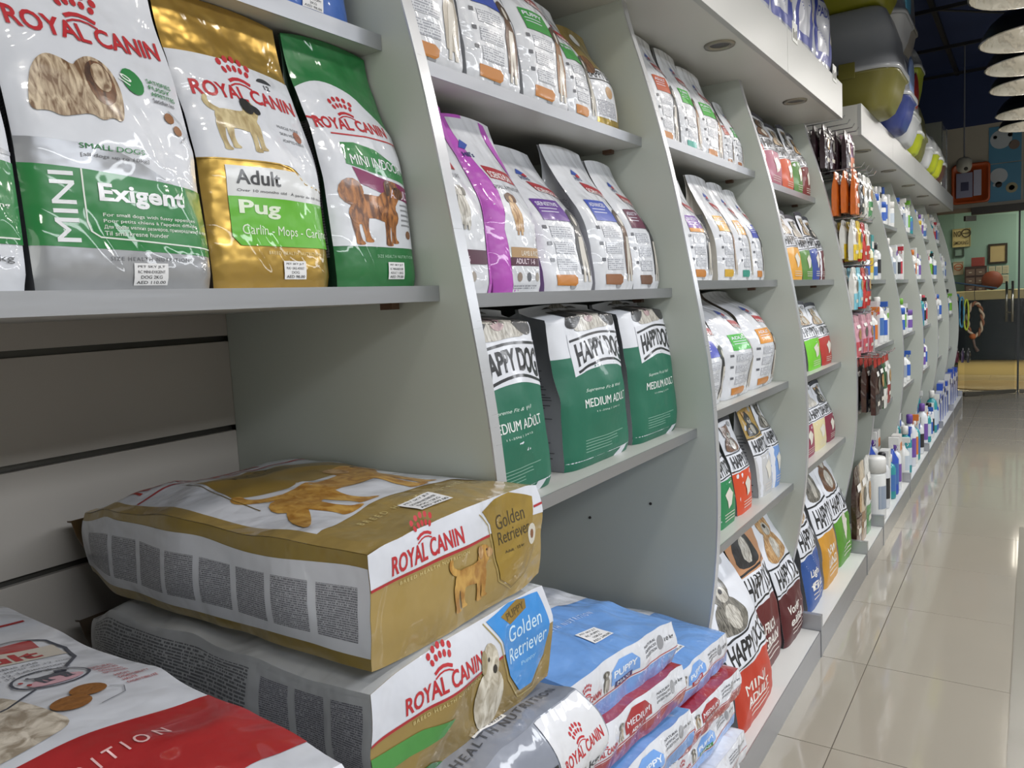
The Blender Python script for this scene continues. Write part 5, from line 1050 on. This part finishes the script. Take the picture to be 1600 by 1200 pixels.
b = MB(); b.box(-.15, .02, .0, .02, -.16, .13, M('8E8FA8', .5), .003); o = b.build('liner_card', t); b = MB(); b.box(.03, .11, -.005, .02, -.15, .15, M('A8A8BC', .5), .003); b.build('label_card', t); b = MB(); b.box(-.10, -.02, -.0062, -.0, -.08, .02, M('3A3A5A', .5)); b.build('picture', o)
t = thing('security_camera', 'pale round security camera hanging on a thin rod near the far canopy', 'camera', (-.64, 10.0, 2.55)); b = MB(); b.lathe([(.02, .0), (.06, .02), (.075, .06), (.075, .13), (.05, .16), (.012, .17)], M('A8A69C', .4), n=18); b.build('housing', t, True)
b = MB(); b.lathe([(.022, 0), (.018, .006), (.002, .01)], m_dark, n=12, cap=False); o = b.build('lens', t, True); o.location = (.02, -.06, .035); o.rotation_euler = (pi/2+.5, 0, 0); b = MB(); b.tube([(0, 0, .16), (0, 0, 1.35)], .008, M('6A6E76', .4)); b.build('rod', t)
# leash rack
t = thing('leash_rack', 'dark wire rack arm behind the last side panel', 'rack', (-.95, 10.15, 0)); b = MB(); b.tube([(0, 0, 0), (0, 0, 1.40)], .014, m_blk); b.build('post', t); b = MB(); b.tube([(0, 0, 1.40), (.62, .05, 1.27)], .010, M('3E5468', .35, .5)); b.build('arm', t); b = MB(); b.box(-.15, .15, -.15, .15, 0, .02, m_blk, .004); b.build('foot', t)
def loop(label, x, z, rx, rz_, r, col, nm='rope_toy', n=28, y=10.12):
    mb = MB(); pts = [(rx*sin(a)*1., .02*sin(3*a), rz_*cos(a)) for a in [2*pi*i/n for i in range(n+1)]]; mb.tube(pts, [r*(1+.18*sin(9*2*pi*i/n)) for i in range(n+1)], col, 8)
    o = mb.build(nm, smooth=True); o.location = (x, y, z); return tag(o, label, 'toy' if nm == 'rope_toy' else 'leash')
rope = dotmat('fur', '8A6A50', 'B8A690', 60, 60)
R1 = thing('rope_toy', 'large brown and cream braided rope ring hanging by the glass door', 'toy', (-.535, 10.12, .93))
for s_ in (-1, 1):
    mb = MB(); pts = [((.072+s_*.012*cos(7*a))*sin(a), .012*s_*sin(7*a), (.185+s_*.012*cos(7*a))*cos(a)) for a in [2*pi*i/60 for i in range(61)]]; mb.tube(pts, .013, M('7A5038' if s_ > 0 else 'A8967E', .8), 6); mb.build('rope_strand', R1, True)
mb = MB(); mb.lathe([(.02, -.03), (.04, 0), (.02, .03)], M('9A5428', .8), n=10); o = mb.build('knot', R1, True); o.location = (-.02, 0, -.19); mb = MB(); mb.tube([(-.02, 0, -.20), (.0, 0, -.30), (.03, 0, -.36)], [.015, .012, .02], M('5A4A40', .8)); mb.build('tassel', R1, True)
mb = MB(); mb.tube([(0, 0, .185), (-.01, 0, .36)], .003, m_blk); mb.build('cord', R1)
for i, (c, x) in enumerate((('2E6A92', -.70), ('4A8AA8', -.66), ('A8B43A', -.615), ('3A3E46', -.73))):
    loop(f'{("blue", "pale blue", "lime", "dark grey")[i]} looped leash hanging from the rack behind the last panel', x, 1.05-.03*i, .022, .17, .009, M(c, .7), 'pet_leash', y=10.05)
for i, c in enumerate(('5A1E34', '3A2A4A', '1E1E24')):
    pouch(f'{("wine red", "purple", "black")[i]} accessory packet hanging low by the glass door', 10.0, -.70+.055*i, .62, .12, .16, c, c, 'C8C4C0', 70+i, 'accessory packets by the glass door')
